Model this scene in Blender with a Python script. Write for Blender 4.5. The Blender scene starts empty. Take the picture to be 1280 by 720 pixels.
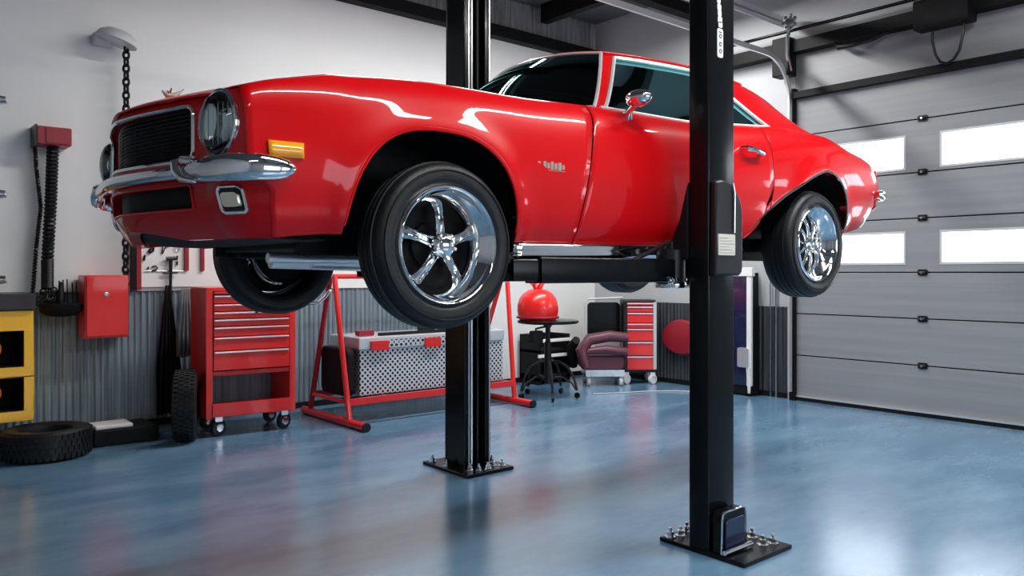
import bpy, bmesh, math, random
from mathutils import Vector, Matrix
random.seed(7)
PI = math.pi
scn = bpy.context.scene
COL = scn.collection

# ------------------------------------------------------------------ materials
MATS = {}
def mat(name, color, rough=.5, metal=0., coat=0., spec=.5, bump=None, noise=None, emis=None, alpha=None):
    if name in MATS: return MATS[name]
    m = bpy.data.materials.new(name); m.use_nodes = True
    nt = m.node_tree; b = nt.nodes['Principled BSDF']
    b.inputs['Base Color'].default_value = (*color, 1)
    b.inputs['Roughness'].default_value = rough
    b.inputs['Metallic'].default_value = metal
    b.inputs['Coat Weight'].default_value = coat
    b.inputs['Coat Roughness'].default_value = .03
    b.inputs['Specular IOR Level'].default_value = spec
    tc = nt.nodes.new('ShaderNodeTexCoord')
    if noise:                       # (scale, amount): small real colour variation
        n = nt.nodes.new('ShaderNodeTexNoise'); n.inputs['Scale'].default_value = noise[0]; n.inputs['Detail'].default_value = 5
        nt.links.new(tc.outputs['Object'], n.inputs['Vector'])
        r = nt.nodes.new('ShaderNodeMapRange'); r.inputs['From Min'].default_value = .3; r.inputs['From Max'].default_value = .7
        r.inputs['To Min'].default_value = 1-noise[1]; r.inputs['To Max'].default_value = 1+noise[1]
        nt.links.new(n.outputs['Fac'], r.inputs['Value'])
        mx = nt.nodes.new('ShaderNodeVectorMath'); mx.operation = 'SCALE'; mx.inputs[0].default_value = color
        nt.links.new(r.outputs['Result'], mx.inputs['Scale']); nt.links.new(mx.outputs['Vector'], b.inputs['Base Color'])
    if bump:
        n = nt.nodes.new('ShaderNodeTexNoise'); n.inputs['Scale'].default_value = bump[0]; n.inputs['Detail'].default_value = 4
        nt.links.new(tc.outputs['Object'], n.inputs['Vector'])
        bp = nt.nodes.new('ShaderNodeBump'); bp.inputs['Strength'].default_value = bump[1]; bp.inputs['Distance'].default_value = .01
        nt.links.new(n.outputs['Fac'], bp.inputs['Height']); nt.links.new(bp.outputs['Normal'], b.inputs['Normal'])
    if emis:
        b.inputs['Emission Color'].default_value = (*emis[0], 1); b.inputs['Emission Strength'].default_value = emis[1]
    MATS[name] = m
    return m
CAR = mat('car_red', (.60, .002, .005), .34, 0, .55, spec=.10)
TRED = mat('tool_red', (.72, .012, .010), .32, 0, .4, noise=(9, .05))
DRED = mat('dark_red', (.28, .008, .02), .45, noise=(7, .08))
TRIM = mat('bright_trim', (.92, .92, .90), .30, .55)
REFL = mat('reflector', (.88, .95, .93), .16, .85, bump=(16, 2.5))
CHROME = mat('chrome', (.86, .87, .88), .07, 1., bump=(3, .05))
STEEL = mat('steel', (.62, .63, .65), .28, 1., noise=(20, .1))
ALU = mat('aluminium', (.78, .79, .80), .35, .8)
BLK = mat('black_paint', (.003, .004, .005), .22, 0, .04, spec=.22)
BLKM = mat('black_matte', (.005, .005, .006), .6, spec=.2, noise=(12, .2))
BLKP = mat('black_plastic', (.008, .008, .010), .38, spec=.35)
RUB = mat('rubber', (.007, .008, .009), .45, spec=.35, bump=(60, .2))
WHT = mat('white_paint', (.80, .80, .79), .4, noise=(4, .03))
LGREY = mat('light_grey', (.50, .52, .54), .45)
YEL = mat('yellow_paint', (.95, .50, .015), .35, 0, .3)
ORG = mat('orange_plastic', (.80, .22, .01), .4)
AMB = mat('amber_lens', (.95, .40, .01), .12, 0, .8)
MAR = mat('maroon_leather', (.11, .025, .045), .42, bump=(14, .3))
DIAL = mat('gold_badge', (.80, .74, .62), .25, .9)
GREY = mat('grey_cloth', (.12, .13, .14), .8, bump=(30, .5))
BLUEP = mat('blue_black_cover', (.008, .014, .05), .2, 0, .6)

def glass_mat(name, tint, refl=(.95, .95, .95), ior=1.6):
    m = bpy.data.materials.new(name); m.use_nodes = True; nt = m.node_tree; nt.nodes.clear()
    o = nt.nodes.new('ShaderNodeOutputMaterial'); t = nt.nodes.new('ShaderNodeBsdfTransparent'); g = nt.nodes.new('ShaderNodeBsdfGlossy')
    t.inputs['Color'].default_value = (*tint, 1); g.inputs['Roughness'].default_value = .03; g.inputs['Color'].default_value = (*refl, 1)
    f = nt.nodes.new('ShaderNodeFresnel'); f.inputs['IOR'].default_value = ior
    mx = nt.nodes.new('ShaderNodeMixShader'); nt.links.new(f.outputs[0], mx.inputs[0]); nt.links.new(t.outputs[0], mx.inputs[1]); nt.links.new(g.outputs[0], mx.inputs[2])
    nt.links.new(mx.outputs[0], o.inputs[0]); MATS[name] = m; return m
CGLASS = glass_mat('car_glass', (.035, .14, .14), (.45, .95, .95), 1.42)
LENS = glass_mat('lens_glass', (.88, .96, .95))
LENS.node_tree.nodes['Fresnel'].inputs['IOR'].default_value = 1.9
def window_mat():                   # frosted acrylic door lights
    m = bpy.data.materials.new('frosted_pane'); m.use_nodes = True; nt = m.node_tree; nt.nodes.clear()
    o = nt.nodes.new('ShaderNodeOutputMaterial'); t = nt.nodes.new('ShaderNodeBsdfTransparent'); d = nt.nodes.new('ShaderNodeBsdfTranslucent')
    t.inputs['Color'].default_value = (.97, .98, 1, 1); d.inputs['Color'].default_value = (.9, .92, .95, 1)
    mx = nt.nodes.new('ShaderNodeMixShader'); mx.inputs[0].default_value = .35
    nt.links.new(t.outputs[0], mx.inputs[1]); nt.links.new(d.outputs[0], mx.inputs[2]); nt.links.new(mx.outputs[0], o.inputs[0]); return m
PANE = window_mat()

def stretched(name, c1, c2, scale, rough, bstr=.4, metal=0., spec=.5):    # streaky sheet material
    m = bpy.data.materials.new(name); m.use_nodes = True; nt = m.node_tree; b = nt.nodes['Principled BSDF']
    tc = nt.nodes.new('ShaderNodeTexCoord'); mp = nt.nodes.new('ShaderNodeMapping'); mp.inputs['Scale'].default_value = scale
    n = nt.nodes.new('ShaderNodeTexNoise'); n.inputs['Scale'].default_value = 1; n.inputs['Detail'].default_value = 6
    nt.links.new(tc.outputs['Object'], mp.inputs[0]); nt.links.new(mp.outputs[0], n.inputs['Vector'])
    r = nt.nodes.new('ShaderNodeValToRGB'); r.color_ramp.elements[0].color = (*c1, 1); r.color_ramp.elements[1].color = (*c2, 1)
    r.color_ramp.elements[0].position = .36; r.color_ramp.elements[1].position = .64
    nt.links.new(n.outputs['Fac'], r.inputs[0]); nt.links.new(r.outputs[0], b.inputs['Base Color'])
    bp = nt.nodes.new('ShaderNodeBump'); bp.inputs['Strength'].default_value = bstr; bp.inputs['Distance'].default_value = .01
    nt.links.new(n.outputs['Fac'], bp.inputs['Height']); nt.links.new(bp.outputs[0], b.inputs['Normal'])
    b.inputs['Roughness'].default_value = rough; b.inputs['Metallic'].default_value = metal; b.inputs['Specular IOR Level'].default_value = spec
    return m
WALL = mat('wall_white', (.74, .75, .745), .7, bump=(2.5, .08), noise=(.7, .03))
WALLG = mat('wall_grey', (.42, .44, .46), .7, noise=(.8, .05))
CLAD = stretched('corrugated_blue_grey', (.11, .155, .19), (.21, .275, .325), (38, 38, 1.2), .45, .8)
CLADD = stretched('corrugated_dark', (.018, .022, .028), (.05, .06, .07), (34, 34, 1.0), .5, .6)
CLADT = stretched('corrugated_upper', (.17, .18, .19), (.30, .31, .32), (30, 30, 1.5), .5, .6)
CEIL = mat('ceiling_grey', (.115, .12, .125), .8, noise=(1.2, .08))
DOORM = stretched('door_panel_grey', (.215, .225, .24), (.245, .255, .27), (.8, .4, 16), .42, .04)

def floor_mat():
    m = bpy.data.materials.new('epoxy_floor'); m.use_nodes = True; nt = m.node_tree; b = nt.nodes['Principled BSDF']
    tc = nt.nodes.new('ShaderNodeTexCoord')
    mp = nt.nodes.new('ShaderNodeMapping'); mp.inputs['Scale'].default_value = (.8, 2.2, 1); mp.inputs['Rotation'].default_value = (0, 0, .45)
    n = nt.nodes.new('ShaderNodeTexNoise'); n.inputs['Scale'].default_value = 1.1; n.inputs['Detail'].default_value = 9; n.inputs['Roughness'].default_value = .62
    nt.links.new(tc.outputs['Object'], mp.inputs[0]); nt.links.new(mp.outputs[0], n.inputs['Vector'])
    r = nt.nodes.new('ShaderNodeValToRGB'); r.color_ramp.elements[0].color = (.075, .185, .315, 1); r.color_ramp.elements[1].color = (.175, .32, .46, 1)
    r.color_ramp.elements[0].position = .33; r.color_ramp.elements[1].position = .68
    nt.links.new(n.outputs['Fac'], r.inputs[0]); nt.links.new(r.outputs[0], b.inputs['Base Color'])
    mr = nt.nodes.new('ShaderNodeMapRange'); mr.inputs['To Min'].default_value = .16; mr.inputs['To Max'].default_value = .32
    nt.links.new(n.outputs['Fac'], mr.inputs['Value']); nt.links.new(mr.outputs['Result'], b.inputs['Roughness'])
    n2 = nt.nodes.new('ShaderNodeTexNoise'); n2.inputs['Scale'].default_value = 6; n2.inputs['Detail'].default_value = 3
    nt.links.new(mp.outputs[0], n2.inputs['Vector'])
    bp = nt.nodes.new('ShaderNodeBump'); bp.inputs['Strength'].default_value = .05; bp.inputs['Distance'].default_value = .01
    nt.links.new(n2.outputs['Fac'], bp.inputs['Height']); nt.links.new(bp.outputs[0], b.inputs['Normal'])
    b.inputs['Specular IOR Level'].default_value = .8; b.inputs['Coat Weight'].default_value = .5; b.inputs['Coat Roughness'].default_value = .22
    return m
FLOOR = floor_mat()

def dotted_plate():
    m = bpy.data.materials.new('perforated_plate'); m.use_nodes = True; nt = m.node_tree; b = nt.nodes['Principled BSDF']
    tc = nt.nodes.new('ShaderNodeTexCoord'); sp = nt.nodes.new('ShaderNodeSeparateXYZ'); nt.links.new(tc.outputs['Object'], sp.inputs[0])
    ad = nt.nodes.new('ShaderNodeMath'); ad.operation = 'ADD'; nt.links.new(sp.outputs[0], ad.inputs[0]); nt.links.new(sp.outputs[1], ad.inputs[1])
    cb = nt.nodes.new('ShaderNodeCombineXYZ'); nt.links.new(ad.outputs[0], cb.inputs[0]); nt.links.new(sp.outputs[2], cb.inputs[1])
    mp = nt.nodes.new('ShaderNodeMapping'); mp.inputs['Rotation'].default_value = (0, 0, PI/4); mp.inputs['Scale'].default_value = (26, 26, 1)
    nt.links.new(cb.outputs[0], mp.inputs[0])
    v = nt.nodes.new('ShaderNodeTexVoronoi'); v.voronoi_dimensions = '2D'; v.inputs['Scale'].default_value = 1; v.inputs['Randomness'].default_value = 0
    nt.links.new(mp.outputs[0], v.inputs['Vector'])
    r = nt.nodes.new('ShaderNodeValToRGB'); r.color_ramp.elements[0].color = (.01, .012, .016, 1); r.color_ramp.elements[1].color = (.66, .67, .69, 1)
    r.color_ramp.elements[0].position = .30; r.color_ramp.elements[1].position = .36
    nt.links.new(v.outputs['Distance'], r.inputs[0]); nt.links.new(r.outputs[0], b.inputs['Base Color'])
    b.inputs['Metallic'].default_value = .35; b.inputs['Roughness'].default_value = .4
    return m
PLATE = dotted_plate()

# ------------------------------------------------------------------ mesh builder
class MB:
    def __init__(s): s.v = []; s.f = []
    def add(s, vs, fs):
        o = len(s.v); s.v += [Vector(p) for p in vs]; s.f += [tuple(i+o for i in f) for f in fs]; return s
    def box(s, x0, x1, y0, y1, z0, z1, M=None):
        vs = [Vector((x, y, z)) for z in (z0, z1) for y in (y0, y1) for x in (x0, x1)]
        if M: vs = [M @ v for v in vs]
        return s.add(vs, [(0, 2, 3, 1), (4, 5, 7, 6), (0, 1, 5, 4), (2, 6, 7, 3), (0, 4, 6, 2), (1, 3, 7, 5)])
    def rbox(s, x0, x1, y0, y1, z0, z1, r, axis='z', M=None, n=5):   # rounded rectangle extruded along axis
        idx = {'x': (1, 2, 0), 'y': (0, 2, 1), 'z': (0, 1, 2)}[axis]
        lo = (x0, y0, z0); hi = (x1, y1, z1); a0, a1 = lo[idx[0]], hi[idx[0]]; b0, b1 = lo[idx[1]], hi[idx[1]]; c0, c1 = lo[idx[2]], hi[idx[2]]
        ring = rrect(a0, a1, b0, b1, r, n); vs = []
        for c in (c0, c1):
            for a, b in ring:
                p = [0, 0, 0]; p[idx[0]] = a; p[idx[1]] = b; p[idx[2]] = c; p = Vector(p); vs.append(M @ p if M else p)
        k = len(ring); fs = [(i, (i+1) % k, (i+1) % k+k, i+k) for i in range(k)] + [tuple(range(k))[::-1], tuple(range(k, 2*k))]
        return s.add(vs, fs)
    def tube(s, pts, r, seg=10, closed=False, cap=True):
        pts = [Vector(p) for p in pts]; n = len(pts); rs = r if isinstance(r, (list, tuple)) else [r]*n
        vs = []; up = None
        for i, p in enumerate(pts):
            if closed: t = pts[(i+1) % n]-pts[i-1]
            else: t = pts[min(i+1, n-1)]-pts[max(i-1, 0)]
            t = t.normalized() if t.length > 1e-9 else Vector((0, 0, 1))
            if up is None:
                up = Vector((0, 0, 1)) if abs(t.z) < .9 else Vector((1, 0, 0))
            a = t.cross(up); a = a.normalized() if a.length > 1e-6 else t.orthogonal().normalized()
            b = a.cross(t).normalized(); up = b
            for k in range(seg):
                an = 2*PI*k/seg; vs.append(p+(a*math.cos(an)+b*math.sin(an))*rs[i])
        fs = []
        for i in range(n if closed else n-1):
            j = (i+1) % n
            for k in range(seg): l = (k+1) % seg; fs.append((i*seg+k, i*seg+l, j*seg+l, j*seg+k))
        if cap and not closed: fs += [tuple(range(seg))[::-1], tuple(range((n-1)*seg, n*seg))]
        return s.add(vs, fs)
    def lathe(s, prof, M=None, seg=32, cap=True):       # profile (r, h) about local z
        vs = []; n = len(prof)
        for r, h in prof:
            for k in range(seg):
                a = 2*PI*k/seg; p = Vector((r*math.cos(a), r*math.sin(a), h)); vs.append(M @ p if M else p)
        fs = [(i*seg+k, i*seg+(k+1) % seg, (i+1)*seg+(k+1) % seg, (i+1)*seg+k) for i in range(n-1) for k in range(seg)]
        if cap and prof[0][0] > 1e-5: fs.append(tuple(range(seg))[::-1])
        if cap and prof[-1][0] > 1e-5: fs.append(tuple(range((n-1)*seg, n*seg)))
        return s.add(vs, fs)
    def cyl(s, p0, p1, r, seg=20): return s.tube([p0, p1], r, seg)
    def grid(s, rows, close=False):
        n = len(rows); m = len(rows[0]); vs = [p for r in rows for p in r]
        return s.add(vs, [(i*m+j, i*m+j+1, (i+1)*m+j+1, (i+1)*m+j) for i in range(n-1) for j in range(m-1)])
    def prism(s, poly, f, g):                 # polygon list (a,b): f(a,b) near face, g(a,b) far face
        k = len(poly); vs = [f(a, b) for a, b in poly]+[g(a, b) for a, b in poly]
        return s.add(vs, [(i, (i+1) % k, (i+1) % k+k, i+k) for i in range(k)]+[tuple(range(k))[::-1], tuple(range(k, 2*k))])
def rrect(a0, a1, b0, b1, r, n=5):
    out = []
    for cx, cy, s0 in ((a1-r, b1-r, 0), (a0+r, b1-r, 90), (a0+r, b0+r, 180), (a1-r, b0+r, 270)):
        for i in range(n+1):
            a = math.radians(s0+90*i/n); out.append((cx+r*math.cos(a), cy+r*math.sin(a)))
    return out

WM = {}
def thing(name, label, cat, loc=(0, 0, 0), rz=0, group=None):
    o = bpy.data.objects.new(name, None); COL.objects.link(o); o.empty_display_size = .1
    o.location = loc; o.rotation_euler = (0, 0, rz); o['label'] = label; o['category'] = cat
    if group: o['group'] = group
    WM[o.name] = Matrix.Translation(loc) @ Matrix.Rotation(rz, 4, 'Z'); return o
def build(name, mb, m, parent=None, smooth=True, bevel=0, local=False, solid=0, label=None, angle=35, subsurf=0):
    me = bpy.data.meshes.new(name); me.from_pydata([tuple(v) for v in mb.v], [], mb.f)
    me.validate(); bm = bmesh.new(); bm.from_mesh(me)
    bmesh.ops.remove_doubles(bm, verts=bm.verts, dist=1e-5)
    if not solid: bmesh.ops.recalc_face_normals(bm, faces=bm.faces)
    bm.to_mesh(me); bm.free()
    me.materials.append(m)
    o = bpy.data.objects.new(name, me); COL.objects.link(o)
    if parent is not None:
        W = WM[parent.name]
        if not local: me.transform(W.inverted())
        o.parent = parent; WM[o.name] = W
    else:
        # origin at the mesh's base
        if not local:
            xs = [v.co.x for v in me.vertices]; ys = [v.co.y for v in me.vertices]; zs = [v.co.z for v in me.vertices]
            c = Vector(((min(xs)+max(xs))/2, (min(ys)+max(ys))/2, min(zs))); me.transform(Matrix.Translation(-c)); o.location = c
            WM[o.name] = Matrix.Translation(c)
        else: WM[o.name] = Matrix.Identity(4)
    if smooth: me.shade_smooth(); me.set_sharp_from_angle(angle=math.radians(angle))
    if solid:
        md = o.modifiers.new('thickness', 'SOLIDIFY'); md.thickness = abs(solid); md.offset = -1 if solid > 0 else 1
    if bevel:
        md = o.modifiers.new('bevel', 'BEVEL'); md.width = bevel; md.segments = 2; md.limit_method = 'ANGLE'; md.harden_normals = False
    if subsurf:
        md = o.modifiers.new('sub', 'SUBSURF'); md.levels = md.render_levels = subsurf
    if label: o['label'] = label
    return o
def tag(o, label, cat, group=None):
    o['label'] = label; o['category'] = cat
    if group: o['group'] = group
    return o
def struct(name, mb, m, parent=None, **k):
    o = build(name, mb, m, parent, **k)
    if parent is None: o['kind'] = 'structure'
    return o
def copy_tree(o, parent=None):
    c = o.copy(); COL.objects.link(c); c.parent = parent
    for ch in list(o.children): copy_tree(ch, c)
    return c
def cut(obj, mb):                    # applied boolean difference
    me = bpy.data.meshes.new('c'); me.from_pydata([tuple(v) for v in mb.v], [], mb.f); bm = bmesh.new(); bm.from_mesh(me)
    bmesh.ops.recalc_face_normals(bm, faces=bm.faces); bm.to_mesh(me); bm.free()
    c = bpy.data.objects.new('c', me); COL.objects.link(c); c.matrix_world = WM[obj.name].inverted() if False else Matrix.Identity(4)
    md = obj.modifiers.new('b', 'BOOLEAN'); md.operation = 'DIFFERENCE'; md.object = c; md.solver = 'EXACT'
    bpy.context.view_layer.update(); dg = bpy.context.evaluated_depsgraph_get()
    new = bpy.data.meshes.new_from_object(obj.evaluated_get(dg)); obj.modifiers.clear(); obj.data = new
    bpy.data.objects.remove(c)
def interp(tab, x):                  # smooth cubic through (x, y) table
    n = len(tab)
    if x <= tab[0][0]: return tab[0][1]
    if x >= tab[-1][0]: return tab[-1][1]
    i = max(k for k in range(n-1) if tab[k][0] <= x)
    def sl(k): return (tab[k+1][1]-tab[k][1])/(tab[k+1][0]-tab[k][0])
    def tan(k):
        if k == 0: return sl(0)
        if k == n-1: return sl(n-2)
        a, b = sl(k-1), sl(k)
        return 0 if a*b <= 0 else 2*a*b/(a+b)
    x0, y0 = tab[i]; x1, y1 = tab[i+1]; h = x1-x0; t = (x-x0)/h
    return (2*t**3-3*t*t+1)*y0+(t**3-2*t*t+t)*h*tan(i)+(-2*t**3+3*t*t)*y1+(t**3-t*t)*h*tan(i+1)
def clamp(x, a=0., b=1.): return max(a, min(b, x))
def MX(loc, rz=0, rx=0, ry=0, sc=1): return Matrix.Translation(loc) @ Matrix.Rotation(rz, 4, 'Z') @ Matrix.Rotation(ry, 4, 'Y') @ Matrix.Rotation(rx, 4, 'X') @ Matrix.Scale(sc, 4)
def axisM(loc, d):                   # local z -> direction d
    return Matrix.Translation(loc) @ Vector(d).to_track_quat('Z', 'Y').to_matrix().to_4x4()

# ------------------------------------------------------------------ camera
cam = bpy.data.cameras.new('camera'); co = bpy.data.objects.new('camera', cam); COL.objects.link(co)
co.location = (0, 0, 1.4); co.rotation_euler = (PI/2, 0, -math.atan2(.6464, .7630))
cam.sensor_width = 36; cam.lens = 27.87; cam.shift_y = -19/1280; scn.camera = co

# ------------------------------------------------------------------ room (x along the car, y across the bay)
X0, X1, Y0, Y1, H = -3.2, 8.06, -4.2, 7.72, 4.87
struct('floor', MB().box(X0-.2, X1+.2, Y0-.2, Y1+.2, -.1, 0), FLOOR, smooth=False)
struct('ceiling', MB().box(X0-.2, X1+.2, Y0-.2, Y1+.2, H, H+.1), CEIL, smooth=False)
struct('wall_left', MB().box(X0-.2, X1+.2, Y1, Y1+.2, 0, H), WALL, smooth=False)
struct('wall_right', MB().box(X0-.2, X1+.2, Y0-.2, Y0, 0, H), WALLG, smooth=False)
w = MB()                             # rear wall behind the camera
w.box(X0-.2, X0, Y0-.2, Y1+.2, 0, H); struct('wall_rear', w, WALLG, smooth=False)
# door wall with the opening for the sectional door
DY0, DY1, DZ = -.95, 4.66, 3.345
w = MB(); w.box(X1, X1+.2, DY1, Y1+.2, 0, H); w.box(X1, X1+.2, Y0-.2, DY0, 0, H); w.box(X1, X1+.2, DY0, DY1, 3.9, H)
struct('wall_front', w, WALLG, smooth=False)
struct('trim_1', MB().box(X1-.01, X1+.05, DY0, DY1, DZ+.02, 3.80), DOORM, smooth=False)         # lintel panel
def corr(x0, x1, y0, y1, z0, z1, along='x', p=.055, d=.012):     # corrugated sheet with real ribs
    mb = MB(); n = int(((x1-x0) if along == 'x' else (y1-y0))/p*4); rows = [[], []]
    for i in range(n+1):
        q = [0, d, d, 0][i % 4]; s = i/n
        for k, z in enumerate((z0, z1)):
            rows[k].append((x0+(x1-x0)*s, y1-q, z) if along == 'x' else (x1-q, y0+(y1-y0)*s, z))
    mb.grid(rows)
    if along == 'x': mb.add([(x0, y1+.0, z1), (x1, y1, z1), (x1, y0, z1), (x0, y0, z1)], [(0, 1, 2, 3)])
    return mb
struct('trim_2', corr(X0, 6.05, Y1-.03, Y1-.006, 0, 1.235), CLAD, smooth=False)
struct('trim_3', corr(X0, X1-.02, Y1-.03, Y1-.006, 4.47, H, p=.09), CLADT, smooth=False)
struct('trim_4', MB().box(X0, X1, Y1-.14, Y1-.001, 4.325, 4.468), BLKM, smooth=False)            # dark beam
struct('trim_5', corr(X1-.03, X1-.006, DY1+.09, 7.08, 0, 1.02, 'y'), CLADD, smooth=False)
struct('trim_6', MB().box(X1-.16, X1-.001, DY0-.4, Y1-.16, 3.80, 3.93), BLKM, smooth=False)      # header beam over the door
struct('trim_7', MB().box(X1-.04, X1-.008, DY1+.02, DY1+.075, 0, 3.35), ALU, smooth=False, bevel=.004)
struct('baseboard_front', MB().box(X1-.025, X1-.002, DY1+.1, Y1-.03, 0, .06), BLKM, smooth=False)
struct('baseboard_left', MB().box(X0, X1-.03, Y1-.05, Y1-.032, 0, .06), BLKM, smooth=False)
# roof purlins across the ceiling
for i, x in enumerate((5.6, 6.9, 3.6, 1.6)):
    struct('trim_%d' % (8+i), MB().box(x, x+.12, Y0, Y1-.15, H-.24, H-.001), BLKM, smooth=False)
struct('trim_12', MB().box(4.0, 8.0, 5.86, 6.0, H-.38, H-.245), BLKM, smooth=False)

# sectional door
door = MB()
zs = [.03, .496, .952, 1.404, 1.934, 2.38, 2.90, DZ]
wins = [(3.48, 4.30), (2.29, 3.12), (1.11, 1.94), (-.08, .75)]
xd0, xd1 = X1-.035, X1+.01
G = .006
frame_rects = []
for i in range(7):
    a, b = zs[i]+G, zs[i+1]-G
    if i in (3, 5):
        wz0, wz1 = (1.500, 1.790) if i == 3 else (2.432, 2.738)
        door.box(xd0, xd1, DY0, DY1, a, wz0); door.box(xd0, xd1, DY0, DY1, wz1, b)
        ys = [DY1]+[q for w_ in wins for q in (w_[1], w_[0])]+[DY0]
        for k in range(0, len(ys), 2): door.box(xd0, xd1, ys[k+1], ys[k], wz0, wz1)
        for w_ in wins: frame_rects.append((w_[0], w_[1], wz0, wz1))
    else: door.box(xd0, xd1, DY0, DY1, a, b)
dobj = struct('door_1', door, DOORM, smooth=False, bevel=.003)
gap = MB(); gap.box(X1-.012, X1-.004, DY0, DY1, .03, DZ)
# dark tongues between the sections
tg = MB()
for z in zs[1:-1]: tg.box(X1-.02, X1+.005, DY0, DY1, z-G, z+G)
build('section_joint', tg, BLKM, dobj, smooth=False)
fr = MB()
for (a, b, c, d) in frame_rects:
    t = .02; x0, x1 = X1-.04, X1-.03
    fr.box(x0, x1, a-t, b+t, c-t, c); fr.box(x0, x1, a-t, b+t, d, d+t); fr.box(x0, x1, a-t, a, c, d); fr.box(x0, x1, b, b+t, c, d)
    build('pane', MB().box(X1-.018, X1-.012, a, b, c, d), PANE, dobj, smooth=False)
build('window_frame', fr, LGREY, dobj, smooth=False)
hg = None
for z in zs[1:-1]:
    for y in (3.296, 1.03, -.80):
        m = MB(); m.rbox(X1-.046, X1-.036, y-.045, y+.045, z-.03, z+.03, .012, 'x'); m.cyl((X1-.055, y-.03, z), (X1-.055, y+.03, z), .013, 10)
        hb = build('hinge', m, BLKP, dobj)
        build('bolt', MB().cyl((X1-.036, y, z), (X1-.076, y, z), .012, 8), STEEL, hb)
build('seal', MB().box(X1-.05, X1+.02, DY0, DY1, .0, .04), BLKM, dobj, smooth=False)
build('seal_rail', MB().box(X1-.055, X1-.036, DY0, DY1, .04, .055), ALU, dobj, smooth=False)
build('top_strut', MB().box(X1-.12, X1-.036, DY0, DY1+.02, 3.305, 3.375), BLKM, dobj, smooth=False)
struct('trim_13', MB().box(X1-.012, X1+.0, DY0, DY1, 0.0, 0.03), BLKM, smooth=False)

# door track with brackets and the curve to the horizontal run
t = thing('door_track', 'galvanised garage door track curving from the jamb to the ceiling', 'track', (X1-.1, DY1+.04, 0))
pts = [(X1-.13, DY1-.005, z) for z in (.1, 1, 2, 3.25)]
R = .46
for i in range(1, 11):
    a = i/10*PI/2; pts.append((X1-.13-R+R*math.cos(a), DY1-.005, 3.27+R*math.sin(a)))
pts += [(6, DY1-.005, 3.735), (2.0, DY1-.005, 3.745)]
def ribbon(pts, wdt, thk):           # channel swept in an x-z plane
    mb = MB(); rows = []
    for i, p in enumerate(pts):
        q = Vector(pts[min(i+1, len(pts)-1)])-Vector(pts[max(i-1, 0)]); q.normalize(); n = Vector((q.z, 0, -q.x))
        P = Vector(p); y = Vector((0, 1, 0))
        rows.append([P+n*thk-y*wdt, P+n*thk+y*wdt, P-n*thk+y*wdt, P-n*thk-y*wdt, P+n*thk-y*wdt])
    mb.grid(rows); return mb
build('rail', ribbon(pts, .012, .028), ALU, t, smooth=True)
bk = MB(); bk.box(X1-.09, X1-.006, DY1-.03, DY1+.03, .0, 3.42)
build('jamb_bracket', bk, BLKM, t, smooth=False)
for z in (.3, .62, .8, 1.35, 1.9, 2.45, 2.75, 3.1, 3.35):
    build('bolt', MB().cyl((X1-.09, DY1+.0, z), (X1-.108, DY1+.0, z), .014, 8), STEEL, t)
m = MB(); m.box(X1-.22, X1-.05, DY1-.04, DY1+.16, 3.55, 3.97); build('bearing_plate', m, BLKM, t, smooth=False, bevel=.01)
m = MB(); m.tube([(7.9, DY1-.03, 4.08), (7.84, DY1-.03, 3.95), (7.84, DY1-.03, 3.75), (7.9, DY1-.03, 3.6)], .02, 8)
m.lathe([(0, 0), (.05, 0), (.06, .03), (.045, .05), (0, .06)], axisM((7.86, DY1-.05, 4.1), (-1, -.4, 0)), 14)
for k in range(7):
    a = k*2*PI/7; m.lathe([(0, 0), (.02, 0), (.02, .03), (0, .035)], axisM((7.82, DY1-.07+.07*math.cos(a), 4.1+.07*math.sin(a)), (-1, -.4, 0)), 8)
build('cable_drum', m, STEEL, t)
t = thing('support_rail', 'upper pale steel rail running from the cable drum above the door track', 'rail', (7.8, DY1+.05, 4.15))
build('angle_bar', MB().box(1.5, 7.86, DY1+.03, DY1+.10, 4.13, 4.20).box(1.5, 7.86, DY1+.03, DY1+.038, 4.08, 4.14), ALU, t, smooth=False)
for x in (2.2, 4.4, 6.4): build('hanger', MB().box(x, x+.03, DY1+.03, DY1+.07, 4.2, H-.002), STEEL, t, smooth=False)
t = thing('torsion_shaft', 'black torsion shaft with coil springs above the garage door', 'shaft', (7.9, 2, 4.02))
build('shaft', MB().cyl((7.88, DY0-.2, 4.03), (7.88, 5.9, 4.03), .018, 12), BLK, t)
sp = MB(); pts = []
for i in range(0, 721): a = i/18*2*PI; pts.append((7.88+.045*math.cos(a), .8+i*.0028, 4.03+.045*math.sin(a)))
sp.tube(pts, .010, 5); build('spring', sp, BLKM, t)
build('drum', MB().lathe([(0, 0), (.09, 0), (.09, .02), (.06, .03), (.06, .10), (.09, .11), (.09, .13), (0, .13)], axisM((7.88, 2.97, 4.03), (0, 1, 0)), 20), BLKM, t)
t = tag(build('chain_hoist_cover', MB().rbox(7.76, 7.98, 2.80, 3.28, 3.70, 3.98, .04, 'y', n=4), BLKM, smooth=True), 'black motor box under the shaft with a hanging cord loop', 'motor box')
pts = [(7.9, 3.16, 3.74), (7.9, 3.16, 3.6), (7.9, 3.13, 3.46), (7.9, 3.09, 3.385), (7.9, 3.03, 3.36), (7.9, 2.97, 3.385), (7.9, 2.92, 3.46), (7.9, 2.89, 3.6), (7.9, 2.88, 3.74)]
tag(build('pull_cord', MB().tube(pts, .013, 8), BLKP), 'black cord loop hanging from the motor box over the garage door', 'cord')
m = MB(); m.tube([(7.96, 4.15, 3.80), (7.84, 4.05, 3.72), (7.84, 3.9, 3.71), (7.84, 3.7, 3.73), (7.96, 3.6, 3.80)], [.02, .03, .02, .03, .015], 8)
tag(build('cable_tie', m, BLKP), 'dark cable bundle strapped under the header beam above the garage door', 'cable')

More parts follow.
